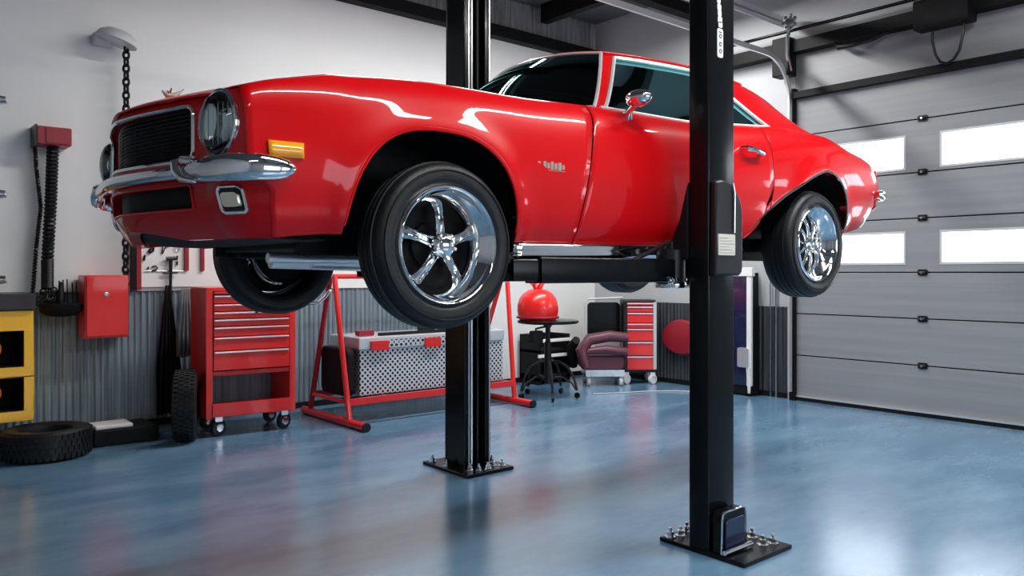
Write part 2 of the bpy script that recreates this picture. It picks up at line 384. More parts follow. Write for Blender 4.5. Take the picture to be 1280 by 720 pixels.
# ------------------------------------------------------------------ car
YC = 3.49
T_WM = [(1.0, .868), (1.5, .884), (2.0, .888), (2.6, .878), (3.3, .872), (4.0, .88), (4.7, .893), (5.2, .883), (5.6, .85), (5.775, .80)]
T_ZS = [(1.0, 2.04), (1.1, 2.083), (1.37, 2.140), (1.9, 2.186), (2.33, 2.194), (2.84, 2.22), (3.6, 2.235), (4.2, 2.285), (4.6, 2.315), (5.0, 2.315), (5.4, 2.255), (5.66, 2.225), (5.72, 2.195), (5.775, 2.12)]
T_ZB = [(1.0, 1.525), (1.2, 1.538), (1.4, 1.545), (2.2, 1.537), (3.0, 1.548), (4.0, 1.572), (5.1, 1.66), (5.25, 1.678), (5.48, 1.719), (5.66, 1.817), (5.775, 1.95)]
def za(u):                           # wheel arch edge, None outside
    x = (u-1.832)/.418
    if abs(x) < 1: return 1.50+.468*(1-abs(x)**2.45)**(1/2.45)
    if 3.98 < u < 4.84:
        x = (4.84-u)/.86; return 1.575+.478*(1-x**1.25)**(1/1.25)
    if 4.84 <= u < 5.17:
        x = (u-4.84)/.33; return 1.575+.478*(1-x**2.4)**(1/2.4)
    return None
def flare(u, z):
    b = 0
    for c, rx, h, z0, n in ((1.832, .418, .468, 1.50, 2.45), (4.80, .36, .478, 1.575, 2.2)):
        if z < z0-.05: continue
        q = (abs((u-c)/rx)**n+abs(max(z-z0, 0)/h)**n)**(1/n)
        d = (q-1)*.42
        b = max(b, .020*math.exp(-(d/.07)**2))
    return b
def sect(u, t):                      # t 0..7 along the section -> (w, z)
    wm = interp(T_WM, u); zsh = interp(T_ZS, u); zb = interp(T_ZB, u); h = zsh-zb
    f_ = clamp((1.5-u)/.45)
    C = [(wm-.062, zb), (wm-.022, zb+.15*h), (wm, zb+.42*h), (wm-.010, zb+.66*h), (wm-.040+.022*f_, zb+.86*h), (wm-.095+.05*f_, zb+.975*h), (wm-.15+.06*f_, zsh), (.66, zsh-.008)]
    i = int(clamp(math.floor(t), 0, 6)); f = t-i
    p = [C[max(i-1, 0)], C[i], C[i+1], C[min(i+2, 7)]]
    out = []
    for k in (0, 1):
        a, b, c, d = (q[k] for q in p)
        out.append(.5*((2*b)+(-a+c)*f+(2*a-5*b+4*c-d)*f*f+(-a+3*b-3*c+d)*f**3))
    w, z = out
    if t < 5.5: w += flare(u, z)*clamp((5.5-t))
    return w, z
def nose(w): return .14*max(0, 1-(abs(w)/.62)**1.4)
def wz(u, z):
    t = 0.
    while t < 6 and sect(u, t)[1] < z: t += .02
    return sect(u, t)[0]
def facex(w, z):
    x = 1.0-nose(w)
    k = clamp((1.76-z)/.08); k = k*k*(3-2*k)
    x += clamp((abs(w)-.62)/.25)**2*(.05+.09*k)
    if z < 1.70: x += ((1.70-z)/.18)**2*.09
    if z > 2.0: x += ((z-2.0)/.045)**2*.02
    return x
def warp(u, w, z=None):
    if z is None or abs(w) < .64: return u-nose(w)*clamp(1-(u-1)/.55)
    return u+(facex(w, z)-1.0)*clamp(1-(u-1)/.40)
def side_panel(cols, shift, side, tmax=7, nt=44):
    rows = []
    for u0 in cols:
        def pt(t):
            w, z = sect(u0, t); u = u0+shift(u0, z); w, z = sect(u, t); return u, w, z
        lo = 0.
        for _ in range(3):
            pass
        a = za(u0+shift(u0, 1.7)) is not None or za(u0) is not None
        if a:
            t = 0.
            while t < 5:
                u, w, z = pt(t); q = za(u)
                if q is None or z >= q: break
                t += .01
            lo = t
        col = []
        for j in range(nt+1):
            t = lo+(tmax-lo)*j/nt; u, w, z = pt(t); col.append((warp(u, w, z), YC+side*w, z))
        rows.append(col)
    return MB().grid(rows)
def cosr(a, b, n): return [a+(b-a)*(1-math.cos(PI*i/n))/2 for i in range(n+1)]
def lin(a, b, n): return [a+(b-a)*i/n for i in range(n+1)]
def uniq(l):
    o = []
    for x in l:
        if not o or x-o[-1] > 1e-4: o.append(x)
    return o
def shF(z): return .13*clamp((z-1.55)/.6)**1.3
def shR(z): return .30*(1-math.exp(-max(z-1.56, 0)/.11))
GAPU = .004
fcols = uniq(lin(1.0, 1.414, 12)+cosr(1.4141, 2.2499, 46)+lin(2.251, 2.632-GAPU, 12))
dcols = lin(2.632+GAPU, 3.965-GAPU, 40)
qcols = uniq(lin(3.965+GAPU, 3.985, 2)+lin(3.99, 4.84, 40)+[4.84+.33*math.sin(PI/2*i/24) for i in range(25)]+lin(5.172, 5.66, 14)+lin(5.67, 5.775, 8))
car = thing('car', 'classic red two-door muscle coupe raised on the two-post lift', 'car', (3.3, YC, 1.18))
inner = MB()
for side in (-1, 1):
    sd = -1 if side == 1 else 1
    build('front_fender', side_panel(fcols, lambda u0, z: shF(z)*clamp((u0-2.3)/.332)**2, side), CAR, car, solid=.006*sd, angle=50)
    d = build('door', side_panel(dcols, lambda u0, z: shF(z)*(3.965-u0)/1.333+shR(z)*(u0-2.632)/1.333, side), CAR, car, solid=.006*sd, angle=50)
    build('quarter_panel', side_panel(qcols, lambda u0, z: shR(z)*clamp(1-(u0-3.965)/.6), side), CAR, car, solid=.006*sd, angle=50)
    # lower crease moulding on the door and chrome handle, mirror
    if True:
        w1, z1 = sect(4.12, 3.5)
        y = YC+side*(w1+.012)
        hd = MB(); z = 2.10
        hd.tube([(3.95, YC+side*(sect(3.95, 3.6)[0]-.0), 2.115), (3.955, YC+side*.905, 2.112), (4.03, YC+side*.915, 2.108), (4.11, YC+side*.905, 2.098), (4.12, YC+side*.86, 2.092)], [.012, .017, .013, .017, .014], 10)
        hd.lathe([(0, 0), (.014, 0), (.014, .01), (0, .012)], axisM((4.15, YC+side*(.862), 2.075), (0, side, 0)), 12)
        build('door_handle', hd, CHROME, d)
    mm = MB()
    yb = YC+side*.80; yh = YC+side*.885
    mm.tube([(3.045, yb, 2.195), (3.03, yb+side*.03, 2.215), (3.02, yh-side*.01, 2.235)], [.030, .016, .014], 10)
    Mh = MX((3.03, yh+side*.01, 2.268), rz=0)
    prof = []
    for i in range(11):
        a = i/10*PI; prof.append((math.sin(a)*.062, -math.cos(a)*.06))
    vs = MB().lathe(prof, Matrix.Identity(4), 20)
    mm.add([Mh @ Vector((v.z*.85-.01, v.x*1.25, v.y*.72*(1 if v.y < 0 else .9))) for v in vs.v], vs.f)
    mo = build('side_mirror', mm, CHROME, d)
# hood, cowl and deck
def zc(u): return interp([(1.0, 2.043), (1.05, 2.075), (1.14, 2.105), (1.25, 2.135), (1.45, 2.165), (1.9, 2.20), (2.9, 2.255)], u)
def hoodpt(u, w):
    zs_ = interp(T_ZS, u)-.008; z = zs_+(zc(u)-zs_)*(1-(w/.66)**2)
    z += .018*clamp((u-1.2)/.4)*max(0, 1-abs(abs(w)-.0)/.26)**.7 if abs(w) < .26 else 0
    return (warp(u, w), YC+w, z)
build('hood', MB().grid([[hoodpt(u, w) for w in lin(-.654, .654, 40)] for u in uniq(lin(1.0, 1.3, 14)+lin(1.32, 2.88, 40))]), CAR, car, solid=.006, angle=50)
def deckc(u): return interp([(4.9, 2.33), (5.2, 2.325), (5.5, 2.285), (5.66, 2.25), (5.72, 2.215), (5.775, 2.13)], u)
def deckpt(u, w):
    zs_ = interp(T_ZS, u)-.008; return (u, YC+w, zs_+(deckc(u)-zs_)*(1-(w/.66)**2))
build('trunk_lid', MB().grid([[deckpt(u, w) for w in lin(-.654, .654, 24)] for u in lin(5.0, 5.775, 24)]), CAR, car, solid=.006, angle=50)
# dark inner structure just under the skin so the shut lines read dark
for side in (-1, 1):
    rows = []
    for u in uniq(lin(2.3, 3.9, 30)):
        rows.append([(u, YC+side*(sect(u, t)[0]-.022), sect(u, t)[1]-.01) for t in lin(.0, 7, 20)])
    inner.grid(rows)
# greenhouse
T_EZ = [(3.14, 2.60), (3.5, 2.628), (3.95, 2.648), (4.425, 2.632), (4.76, 2.57), (5.04, 2.405), (5.18, 2.32)]
T_EW = [(3.14, .49), (3.6, .50), (4.4, .50), (4.8, .51), (5.05, .56), (5.18, .62)]
def GS(u, b, side, off=0):
    zb_ = interp(T_ZS, u)+.002; ze = interp(T_EZ, u); we = interp(T_EW, u)
    wb = .745; w = wb+(we-wb)*(b**1.15)+.0; z = zb_+(ze-zb_)*b
    return (u, YC+side*(w+off), z)
def fA(b): return 2.86+.32*b         # windshield side line
def fW(b): return 2.935+.345*b       # window front edge
def rW(b): return 4.42-.36*b**.85    # window rear edge
BT = .94
for side in (-1, 1):
    sd = -1 if side == -1 else 1
    bs = lin(0, 1, 16)
    pil = MB().grid([[GS(fA(b)+(fW(b)-fA(b))*s, b, side) for b in bs] for s in lin(0, 1, 3)])
    pil.grid([[GS(fW(BT)+(rW(BT)-fW(BT))*s, b, side) for b in lin(BT, 1, 3)] for s in lin(0, 1, 24)])
    build('pillar', pil, CAR, car, solid=.02*side, angle=50)
    sail = []
    for s in lin(0, 1, 22):
        col = []
        for b in bs:
            end = 5.18-.0*b; u = rW(b)+(end-rW(b))*s; col.append(GS(u, b, side))
        sail.append(col)
    build('sail_panel', MB().grid(sail), CAR, car, solid=.02*side, angle=50)
    g = build('side_window', MB().grid([[GS(fW(b)+(rW(b)-fW(b))*s, b, side, -.012) for b in lin(0, BT, 10)] for s in lin(0, 1, 24)]), CGLASS, car)
    tr = [GS(fW(b), b, side, .004) for b in lin(.0, BT, 8)]+[GS(fW(BT)+(rW(BT)-fW(BT))*s, BT, side, .004) for s in lin(.04, 1, 24)]+[GS(rW(b), b, side, .004) for b in lin(BT-.05, .0, 10)]
    build('window_trim', MB().tube(tr, 0.0115, 6), TRIM, g)
    build('window_trim', MB().tube([(u, YC+side*.752, interp(T_ZS, u)+.006) for u in lin(2.9, 4.42, 24)], 0.009, 6), TRIM, g)
    build('pillar_trim', MB().tube([GS(fA(b)-.005, b, side, .004) for b in lin(0, 1, 12)], 0.010, 6), TRIM, car)
# roof
def roofpt(u, s):
    we = interp(T_EW, u); ze = interp(T_EZ, u); x = u
    if u < 3.4: x = u-.10*(1-s*s)*clamp((3.4-u)/.22)
    return (x, YC+s*we, ze+.035*(1-abs(s)**2.2))
build('roof', MB().grid([[roofpt(u, s) for s in lin(-1, 1, 30)] for u in lin(3.18, 4.5, 40)]), CAR, car, solid=.012, angle=60)
build('rear_window', MB().grid([[roofpt(u, s*.93) for s in lin(-1, 1, 20)] for u in lin(4.52, 5.15, 16)]), CGLASS, car)
build('rear_window_trim', MB().tube([roofpt(4.51, s) for s in lin(-1, 1, 16)], 0.010, 6), TRIM, car)
def wsb(s): return Vector((2.86-.20*(1-s*s), YC+s*.745, interp(T_ZS, 2.84)+.004+.02*(1-s*s)))
def wst(s): p = roofpt(3.18, s); return Vector(p)
def wsp(s, b):
    a = wsb(s); c = wst(s); p = a.lerp(c, b); bul = .035*math.sin(PI*b)*(1-s*s*.6); p.z += bul; p.x -= bul*.3; return tuple(p)
build('windshield', MB().grid([[wsp(s, b) for s in lin(-1, 1, 24)] for b in lin(0, 1, 12)]), CGLASS, car)
build('windshield_trim', MB().tube([wsp(s, 1) for s in lin(-1, 1, 20)], .009, 6), TRIM, car)
build('windshield_trim', MB().tube([wsp(s, .0) for s in lin(-1, 1, 20)], 0.010, 6), TRIM, car)
# fascia
def ztop(w): return 2.045-.012*clamp((abs(w)-.6)/.26)
def zval(w): return 1.566-.041*clamp(abs(w)/.38)**1.4
fz = MB(); ws = lin(-.862, .862, 90); n = 34
front = []
for w in ws:
    c = []
    for j in range(n+1):
        z = zval(w)+(ztop(w)-zval(w))*j/n; e = wz(1.0, min(z, 2.033)); w_ = w/.862*e
        c.append((facex(w_, z), YC+w_, z))
    front.append(c)
back = [[(p[0]+.045, YC+(p[1]-YC)*.965, p[2]-.012*(p[2] > 2.0)) for p in c] for c in front]
m_ = len(ws); k_ = n+1
vs = [p for c in front for p in c]+[p for c in back for p in c]; o_ = m_*k_; fs = []
for i in range(m_-1):
    for j in range(n):
        a = i*k_+j; fs.append((a, a+1, a+k_+1, a+k_)); fs.append((a+o_, a+k_+o_, a+k_+1+o_, a+1+o_))
for i in range(m_-1):
    a = i*k_; fs.append((a, a+k_, a+k_+o_, a+o_)); a = i*k_+n; fs.append((a, a+o_, a+k_+o_, a+k_))
for j in range(n):
    fs.append((j, j+o_, j+1+o_, j+1)); a = (m_-1)*k_+j; fs.append((a, a+1, a+1+o_, a+o_))
fz.add(vs, fs)
root_inv = WM[car.name].inverted()
fas = build('front_fascia', fz, CAR, car, angle=40)
def cutcar(rect_poly, x0=.6, x1=1.4):
    mb = MB(); mb.prism(rect_poly, lambda a, b: root_inv @ Vector((x0, YC+a, b)), lambda a, b: root_inv @ Vector((x1, YC+a, b)))
    # bring the cutter where the parented object is: cutter in world = car space shifted back
    mb.v = [WM[car.name] @ v for v in mb.v]; cut(fas, mb)
GR = rrect(-.552, .552, 1.808, 2.008, .04, 6)
LG = rrect(-.54, .54, 1.632, 1.720, .02, 4)
HLC = [(s*.714, 1.922) for s in (-1, 1)]
cutcar(GR); cutcar(LG)
for cx, cz in HLC: cutcar([(cx+.120*math.cos(a), cz+.119*math.sin(a)) for a in [2*PI*i/40 for i in range(40)]])
fas.data.shade_smooth(); fas.data.set_sharp_from_angle(angle=math.radians(40))
def grille_insert(poly_w, z0, z1, dep, bars):
    g = MB(); g.grid([[(facex(w, z)+dep, YC+w, z) for z in lin(z0-.01, z1+.01, 6)] for w in lin(-poly_w, poly_w, 50)]); return g
gr = build('grille', grille_insert(.57, 1.80, 2.015, .045, 0), BLKM, car)
bars = MB()
for i in range(13):
    z = 1.818+i*.0150
    bars.tube([(facex(w, z)+.028, YC+w, z) for w in lin(-.55, .55, 40)], .0035, 4)
for w in lin(-.5, .5, 5): bars.tube([(facex(w, z)+.034, YC+w, z) for z in (1.81, 2.0)], .003, 4)
build('grille_bar', bars, BLKP, gr)
ring = [(facex(w, z)-.004, YC+w, z) for w, z in GR]
def dense(poly, step=.03):
    out = []
    for i in range(len(poly)):
        a = poly[i]; b = poly[(i+1) % len(poly)]; L = math.dist(a, b); n = max(1, int(L/step))
        for k in range(n): out.append((a[0]+(b[0]-a[0])*k/n, a[1]+(b[1]-a[1])*k/n))
    return out
build('grille_trim', MB().tube([(facex(w, z)-.003, YC+w, z) for w, z in dense(GR)], .0085, 8, closed=True), CHROME, gr)
lg = build('lower_grille', grille_insert(.56, 1.628, 1.725, .04, 0), BLKM, car)
build('grille_trim', MB().tube([(facex(w, z)-.002, YC+w, z) for w, z in dense(LG)], .005, 6, closed=True), CAR, lg)
for s, (cx, cz) in zip((-1, 1), HLC):
    Mh = Matrix.Translation((1.012, YC+cx, cz)) @ Matrix.Rotation(-s*.16, 4, 'Z') @ Matrix.Diagonal((1, .95, .97, 1)).to_4x4() @ Matrix.Rotation(-PI/2, 4, 'Y')
    h = build('headlight', MB().lathe([(.0, -.075), (.045, -.07), (.085, -.045), (.108, -.01), (.113, .012)], Mh, 36, cap=False), REFL, car)
    build('bezel', MB().lathe([(.111, .002), (.113, .009), (.119, .012), (.125, .008), (.127, -.010), (.120, -.02)], Mh, 40, cap=False), CHROME, h)
    build('bulb', MB().lathe([(0, -.06), (.022, -.055), (.026, -.02), (.018, .0), (0, .006)], Mh, 16), BLKP, h)
    lens = MB().lathe([(.112, .006), (.106, .022), (.090, .038), (.06, .050), (.03, .056), (0, .058)], Mh, 36); build('lens', lens, LENS, h)
    rb = MB()
    for q in (-.07, -.035, 0, .035, .07):
        rb.tube([tuple(Mh @ Vector((y, q, .004))) for y in (-.075, .075)], .0035, 4)
    build('lens_rib', rb, STEEL, h)
    # turn signal below the bumper
    tx, tz = s*.750, 1.655
    P = rrect(tx-.046, tx+.046, tz-.045, tz+.045, .018, 4)
    ts = build('turn_signal', MB().prism(P, lambda a, b: (facex(a, b)-.006, YC+a, b), lambda a, b: (facex(a, b)+.02, YC+a, b)), BLKP, car)
    build('signal_bezel', MB().tube([(facex(a, b)-.008, YC+a, b) for a, b in dense(P)], .007, 8, closed=True), CHROME, ts)
    P2 = rrect(tx-.03, tx+.03, tz-.025, tz+.025, .012, 4)
    build('signal_lens', MB().prism(P2, lambda a, b: (facex(a, b)-.014, YC+a, b), lambda a, b: (facex(a, b)+.0, YC+a, b)), DIAL, ts)
    # amber side marker
    mk = MB(); rows = [[], []]
    for u in lin(1.080, 1.222, 8):
        for q, z in enumerate((1.800, 1.855)):
            w_ = wz(u, z); rows[q].append((warp(u, w_, z), YC+s*(w_+.008), z))
    mk.grid(rows)
    mo = build('side_marker', mk, AMB, car, solid=.010*(1 if s > 0 else -1), label='amber side marker lens')
    # fender emblem
    em = MB(); wy = YC+s*(wz(2.43, 1.88)+.003)
    em.add([], [])
    for x0, x1, z0, z1 in ((2.345, 2.375, 1.874, 1.880), (2.355, 2.372, 1.862, 1.895), (2.39, 2.408, 1.862, 1.898), (2.412, 2.428, 1.868, 1.893), (2.434, 2.452, 1.864, 1.900), (2.457, 2.475, 1.866, 1.894), (2.480, 2.50, 1.864, 1.899), (2.505, 2.52, 1.870, 1.890), (2.39, 2.525, 1.858, 1.862)):
        em.rbox(x0, x1, wy-.004, wy+.004, z0, z1, .0025, 'y', n=2)
    build('fender_emblem', em, DIAL, car)
    # chrome rocker and wheel-arch lips
    rk = []
    for u in lin(2.255, 4.0, 30):
        zb_ = interp(T_ZB, u); wm = interp(T_WM, u)
        rk.append([(u, YC+s*(wm-.058), zb_-.002), (u, YC+s*(wm-.048), zb_-.02), (u, YC+s*(wm-.056), zb_-.038), (u, YC+s*(wm-.052), zb_-.058), (u, YC+s*(wm-.075), zb_-.075), (u, YC+s*(wm-.12), zb_-.078)])
    build('rocker_trim', MB().grid(rk), CHROME, car, solid=.006*s, angle=60)
    lip = [(u, YC+s*(sect_w(u, za(u))-.002), za(u)) for u in []] if False else []
    for c0, c1, k in ((1.416, 2.248, 50), (4.05, 5.165, 60)):
        path = []
        for u in cosr(c0, c1, k):
            z = za(u)
            if z is None: continue
            t = 0.
            while t < 5 and sect(u, t)[1] < z: t += .01
            path.append((u, YC+s*(sect(u, t)[0]+.001), z))
        build('arch_lip', MB().tube(path, .0075, 6), CAR if c0 < 2 else CHROME, car)
# front bumper (chrome, wraps both corners)
bp_path = [(1.195, -.895, .012), (1.180, -.904, .030), (1.13, -.906, .042), (1.06, -.892, .047), (.995, -.835, .047), (.965, -.74, .045), (.948, -.66, .038), (.93, -.58, .026), (.895, -.45, .024), (.86, -.25, .024), (.832, 0, .024)]
bp_path = bp_path+[(x, -w, h) for x, w, h in bp_path[-2::-1]]
def sweep(path, zc_, dep=.022):
    mb = MB(); rows = []; fine = []
    for i in range(len(path)-1):
        for k in range(5):
            f = k/5; p = [path[max(i-1, 0)], path[i], path[i+1], path[min(i+2, len(path)-1)]]
            fine.append(tuple(.5*((2*p[1][c])+(-p[0][c]+p[2][c])*f+(2*p[0][c]-5*p[1][c]+4*p[2][c]-p[3][c])*f*f+(-p[0][c]+3*p[1][c]-3*p[2][c]+p[3][c])*f**3) for c in range(3)))
    fine.append(path[-1])
    for i, (x, w, h) in enumerate(fine):
        a = fine[max(i-1, 0)]; b = fine[min(i+1, len(fine)-1)]; t = Vector((b[0]-a[0], b[1]-a[1], 0)).normalized(); nrm = Vector((t.y, -t.x, 0))
        if nrm.dot(Vector((x-2.0, w, 0))) < 0: nrm = -nrm
        row = []
        for k in range(17):
            an = 2*PI*k/16; row.append(Vector((x, YC+w, zc_))+nrm*math.cos(an)*dep+Vector((0, 0, math.sin(an)*h)))
        rows.append(row)
    mb.grid(rows)
    mb.f.append(tuple(range(16))); L = (len(rows)-1)*17; mb.f.append(tuple(range(L, L+16)))
    return mb
fb = build('front_bumper', sweep(bp_path, 1.757), CHROME, car, angle=70)
for s in (-1, 1):
    ov = MB(); ov.tube([(.93, YC+s*.56, 1.80), (.912, YC+s*.57, 1.787), (.906, YC+s*.59, 1.757), (.912, YC+s*.63, 1.728), (.935, YC+s*.69, 1.716)], [.014, .022, .020, .015, .007], 12)
    ov.tube([(.94, YC+s*.66, 1.792), (.92, YC+s*.60, 1.798)], [.016, .015], 10)
    build('bumper_guard', ov, CHROME, fb)
# ornament on the hood edge
orn = MB(); ox, oz = 1.06, hoodpt(1.17, 0)[2]
orn.lathe([(0, 0), (.018, 0), (.010, .012), (.007, .03), (.012, .04), (0, .048)], Matrix.Translation((ox, YC, oz-.004)), 12)
orn.tube([(ox-.03, YC, oz+.052), (ox-.012, YC, oz+.034), (ox+.02, YC, oz+.036), (ox+.045, YC, oz+.055), (ox+.06, YC, oz+.07)], [.004, .011, .012, .006, .003], 8)
orn.tube([(ox+.0, YC-.03, oz+.06), (ox, YC, oz+.04), (ox, YC+.03, oz+.06)], [.003, .007, .003], 8)
build('hood_ornament', orn, DIAL, car)
# tail
tp = MB(); tp.grid([[(5.772-.03*abs(2*j/8-1)**2+.0, YC+w, 1.90+(2.14-1.90)*j/8) for j in range(9)] for w in lin(-.80, .80, 30)])
tp.grid([[(5.772-(1-j/8)**1.3*.5, YC+w, 1.70+.2*j/8) for j in range(9)] for w in lin(-.80, .80, 30)])
build('tail_panel', tp, CAR, car, solid=.005)
for s in (-1, 1):
    for q in (0, 1):
        build('tail_light', MB().rbox(5.765, 5.785, YC+s*(.42+q*.2)-.085, YC+s*(.42+q*.2)+.085, 2.0, 2.08, .015, 'x'), DRED, car)
rb_path = [(5.60, -.875, .020), (5.68, -.872, .032), (5.76, -.84, .034), (5.82, -.74, .032), (5.845, -.5, .032), (5.85, 0, .032)]
rb_path = rb_path+[(x, -w, h) for x, w, h in rb_path[-2::-1]]
build('rear_bumper', sweep(rb_path, 1.955), CHROME, car, angle=70)
# wheel wells and underbody
for s in (-1, 1):
    for c0, c1 in ((1.4142, 2.2498), (3.985, 5.168)):
        rows = []
        for u in cosr(c0, c1, 40):
            z = za(u) or 1.5; rows.append([(u, YC+s*.845, z+.004), (u, YC+s*.70, z+.02), (u, YC+s*.45, z+.01), (u, YC+s*.448, 1.48)])
        build('wheel_well', MB().grid(rows), BLKM, car)
build('inner_structure', inner, BLKM, car)
ub = MB(); ub.box(2.28, 3.95, YC-.80, YC+.80, 1.476, 1.52); ub.box(1.45, 5.3, YC-.44, YC+.44, 1.50, 1.60)
ub.box(3.9, 5.2, YC-.44, YC+.44, 1.55, 1.75)
ub.box(1.5, 2.3, YC-.42, YC-.34, 1.47, 1.51); ub.box(1.5, 2.3, YC+.34, YC+.42, 1.47, 1.51)
build('underbody', ub, BLKM, car, smooth=False, bevel=.01)
ch = MB()
rows = []
for i, u in enumerate(lin(0, 1, 10)):
    rows.append([(facex(w, zval(w))+.02+u*(1.42-facex(w, zval(w))), YC+w, zval(w)+.024-.014*math.sin(PI*min(1, u*1.1))*(1-(w/.8)**4)+(1.50-zval(w))*u) for w in lin(-.66, .66, 24)])
ch.grid(rows); build('splash_pan', ch, BLKM, car, solid=.006)
ex = MB()
for s in (-1, 1):
    ex.tube([(1.6, YC+s*.22, 1.45), (2.4, YC+s*.28, 1.43), (3.6, YC+s*.28, 1.43), (4.4, YC+s*.33, 1.47), (4.8, YC+s*.38, 1.66), (5.3, YC+s*.42, 1.60), (5.72, YC+s*.45, 1.60)], .03, 10)
build('exhaust_pipe', ex, STEEL, car)
for s in (-1, 1):
    sus = MB()
    sus.tube([(1.86, YC+s*.30, 1.475), (1.86, YC+s*.66, 1.45)], [.04, .03], 10)
    sus.tube([(2.1, YC+s*.30, 1.475), (1.87, YC+s*.62, 1.455)], [.03, .025], 10)
    sus.tube([(1.86, YC+s*.55, 1.45), (1.88, YC+s*.48, 1.8)], .05, 12)
    build('control_arm', sus, BLKP, car)
sus = MB(); sus.tube([(4.78, YC-.68, 1.585), (4.78, YC+.68, 1.585)], .045, 12)
sus.lathe([(0, -.1), (.09, -.08), (.13, 0), (.09, .08), (0, .1)], axisM((4.78, YC, 1.585), (1, 0, 0)), 20)
build('rear_axle', sus, BLKP, car)
build('stabiliser_bar', MB().tube([(1.38, YC-.26, 1.462), (2.0, YC-.26, 1.462)], .022, 12), ALU, car)
# interior
seat = MB()
for s in (-1, 1):
    M1 = MX((3.62, YC+s*.30, 1.93), ry=.28); seat.rbox(-.06, .06, -.22, .22, -.30, .22, .05, 'y', M=M1); seat.rbox(-.05, .05, -.12, .12, .23, .40, .045, 'x', M=M1)
    seat.rbox(3.15, 3.62, YC+s*.30-.22, YC+s*.30+.22, 1.60, 1.75, .05, 'y')
seat.rbox(4.15, 4.3, YC-.5, YC+.5, 1.70, 2.18, .05, 'y')
build('seat', seat, BLKP, car)
build('dashboard', MB().rbox(2.75, 3.02, YC-.70, YC+.70, 1.95, 2.20, .05, 'y'), BLKM, car)
sw = MB(); sw.tube([tuple(MX((3.16, YC-.34, 2.16), ry=1.15) @ Vector((.17*math.cos(a), .17*math.sin(a), 0))) for a in lin(0, 2*PI*.97, 32)], .013, 8, closed=True)
sw.cyl((3.16, YC-.34, 2.16), (2.98, YC-.34, 2.08), .025, 10)
build('steering_wheel', sw, BLKP, car)
# wheels
RT = .339
def wheel(cx, cz, side, nsp, wf=1):
    yf = YC+side*.875                 # outer sidewall plane
    M = Matrix.Translation((cx, yf, cz)) @ Matrix.Rotation(PI/2*(1 if side == -1 else -1), 4, 'X')   # local +z points outward
    prof = [(.243, -.195), (.262, -.207), (.300, -.212), (.325, -.202), (.336, -.182), (RT, -.155), (RT, -.05), (.334, -.018), (.320, .0), (.295, .010), (.268, .008), (.246, -.004), (.238, -.018)]
    prof = [(r, h*wf if h < -.1 else h) for r, h in prof]
    ty = MB().lathe(prof, M, 72, cap=False)
    ty = build('wheel_tyre', ty, RUB, car, angle=60)
    tr = MB()
    for h in ((-.150, -.117, -.084, -.051) if wf == 1 else (-.115, -.082, -.050)):   # circumferential grooves read as raised ribs
        tr.lathe([(RT-.004, h-.013), (RT+.004, h-.011), (RT+.004, h+.011), (RT-.004, h+.013)], M, 72, cap=False)
    build('tread', tr, RUB, ty)
    build('sidewall_ring', MB().lathe([(.300, .009), (.303, .013), (.307, .012), (.309, .007)], M, 64, cap=False), BLKP, ty)
    rim = MB().lathe([(.246, -.012), (.244, .006), (.236, .012), (.226, .006), (.221, -.012), (.212, -.022), (.192, -.05), (.178, -.075), (.170, -.10), (.168, -.14), (.168, -.19)], M, 64, cap=False)
    rim = build('rim', rim, CHROME, ty, angle=50)
    build('brake_drum', MB().lathe([(.169, -.15), (.10, -.145), (.10, -.12), (0, -.12)], M, 40), BLKM, ty)
    spk = MB()
    hw = .030 if nsp == 5 else .013
    for k in range(nsp):
        a = 2*PI*k/nsp+(PI/2 if nsp == 5 else .2)
        for z0, r0, z1, r1 in ((-.050, .03, -.050, .11), (-.050, .11, -.085, .199)):
            pass
        prof2 = [(.03, -.058, hw*.8), (.07, -.052, hw*.68), (.11, -.056, hw*.62), (.145, -.070, hw*.7), (.178, -.088, hw*.95)]
        rows = []
        for r, h, q in prof2:
            rad = Vector((math.cos(a), math.sin(a), 0)); tn = Vector((-math.sin(a), math.cos(a), 0))
            rows.append([M @ (rad*r+tn*q*c+Vector((0, 0, h+dz))) for c, dz in ((-1, -.022), (-1, -.004), (-.45, .003), (-.25, -.006), (.25, -.006), (.45, .003), (1, -.004), (1, -.022))])
        spk.grid(rows)
    build('spoke', spk, CHROME, ty, angle=60)
    build('hub_cap', MB().lathe([(.052, -.05), (.050, -.034), (.036, -.028), (.034, -.012), (.026, -.006), (0, -.004)], M, 28), CHROME, ty)
    for k in range(5):
        lg = MB()
        a = 2*PI*k/5+PI/2+PI/5; c = M @ Vector((.047*math.cos(a), .047*math.sin(a), -.036)); lg.lathe([(.009, 0), (.009, .016), (.005, .02), (0, .02)], axisM(c, (0, side, 0)), 6)
        build('lug_nut', lg, DIAL, ty)
    return ty
wheel(1.882, 1.512, -1, 5, .82); wheel(4.782, 1.585, -1, 9); wheel(1.882, 1.512, 1, 5, .82); wheel(4.782, 1.585, 1, 9)

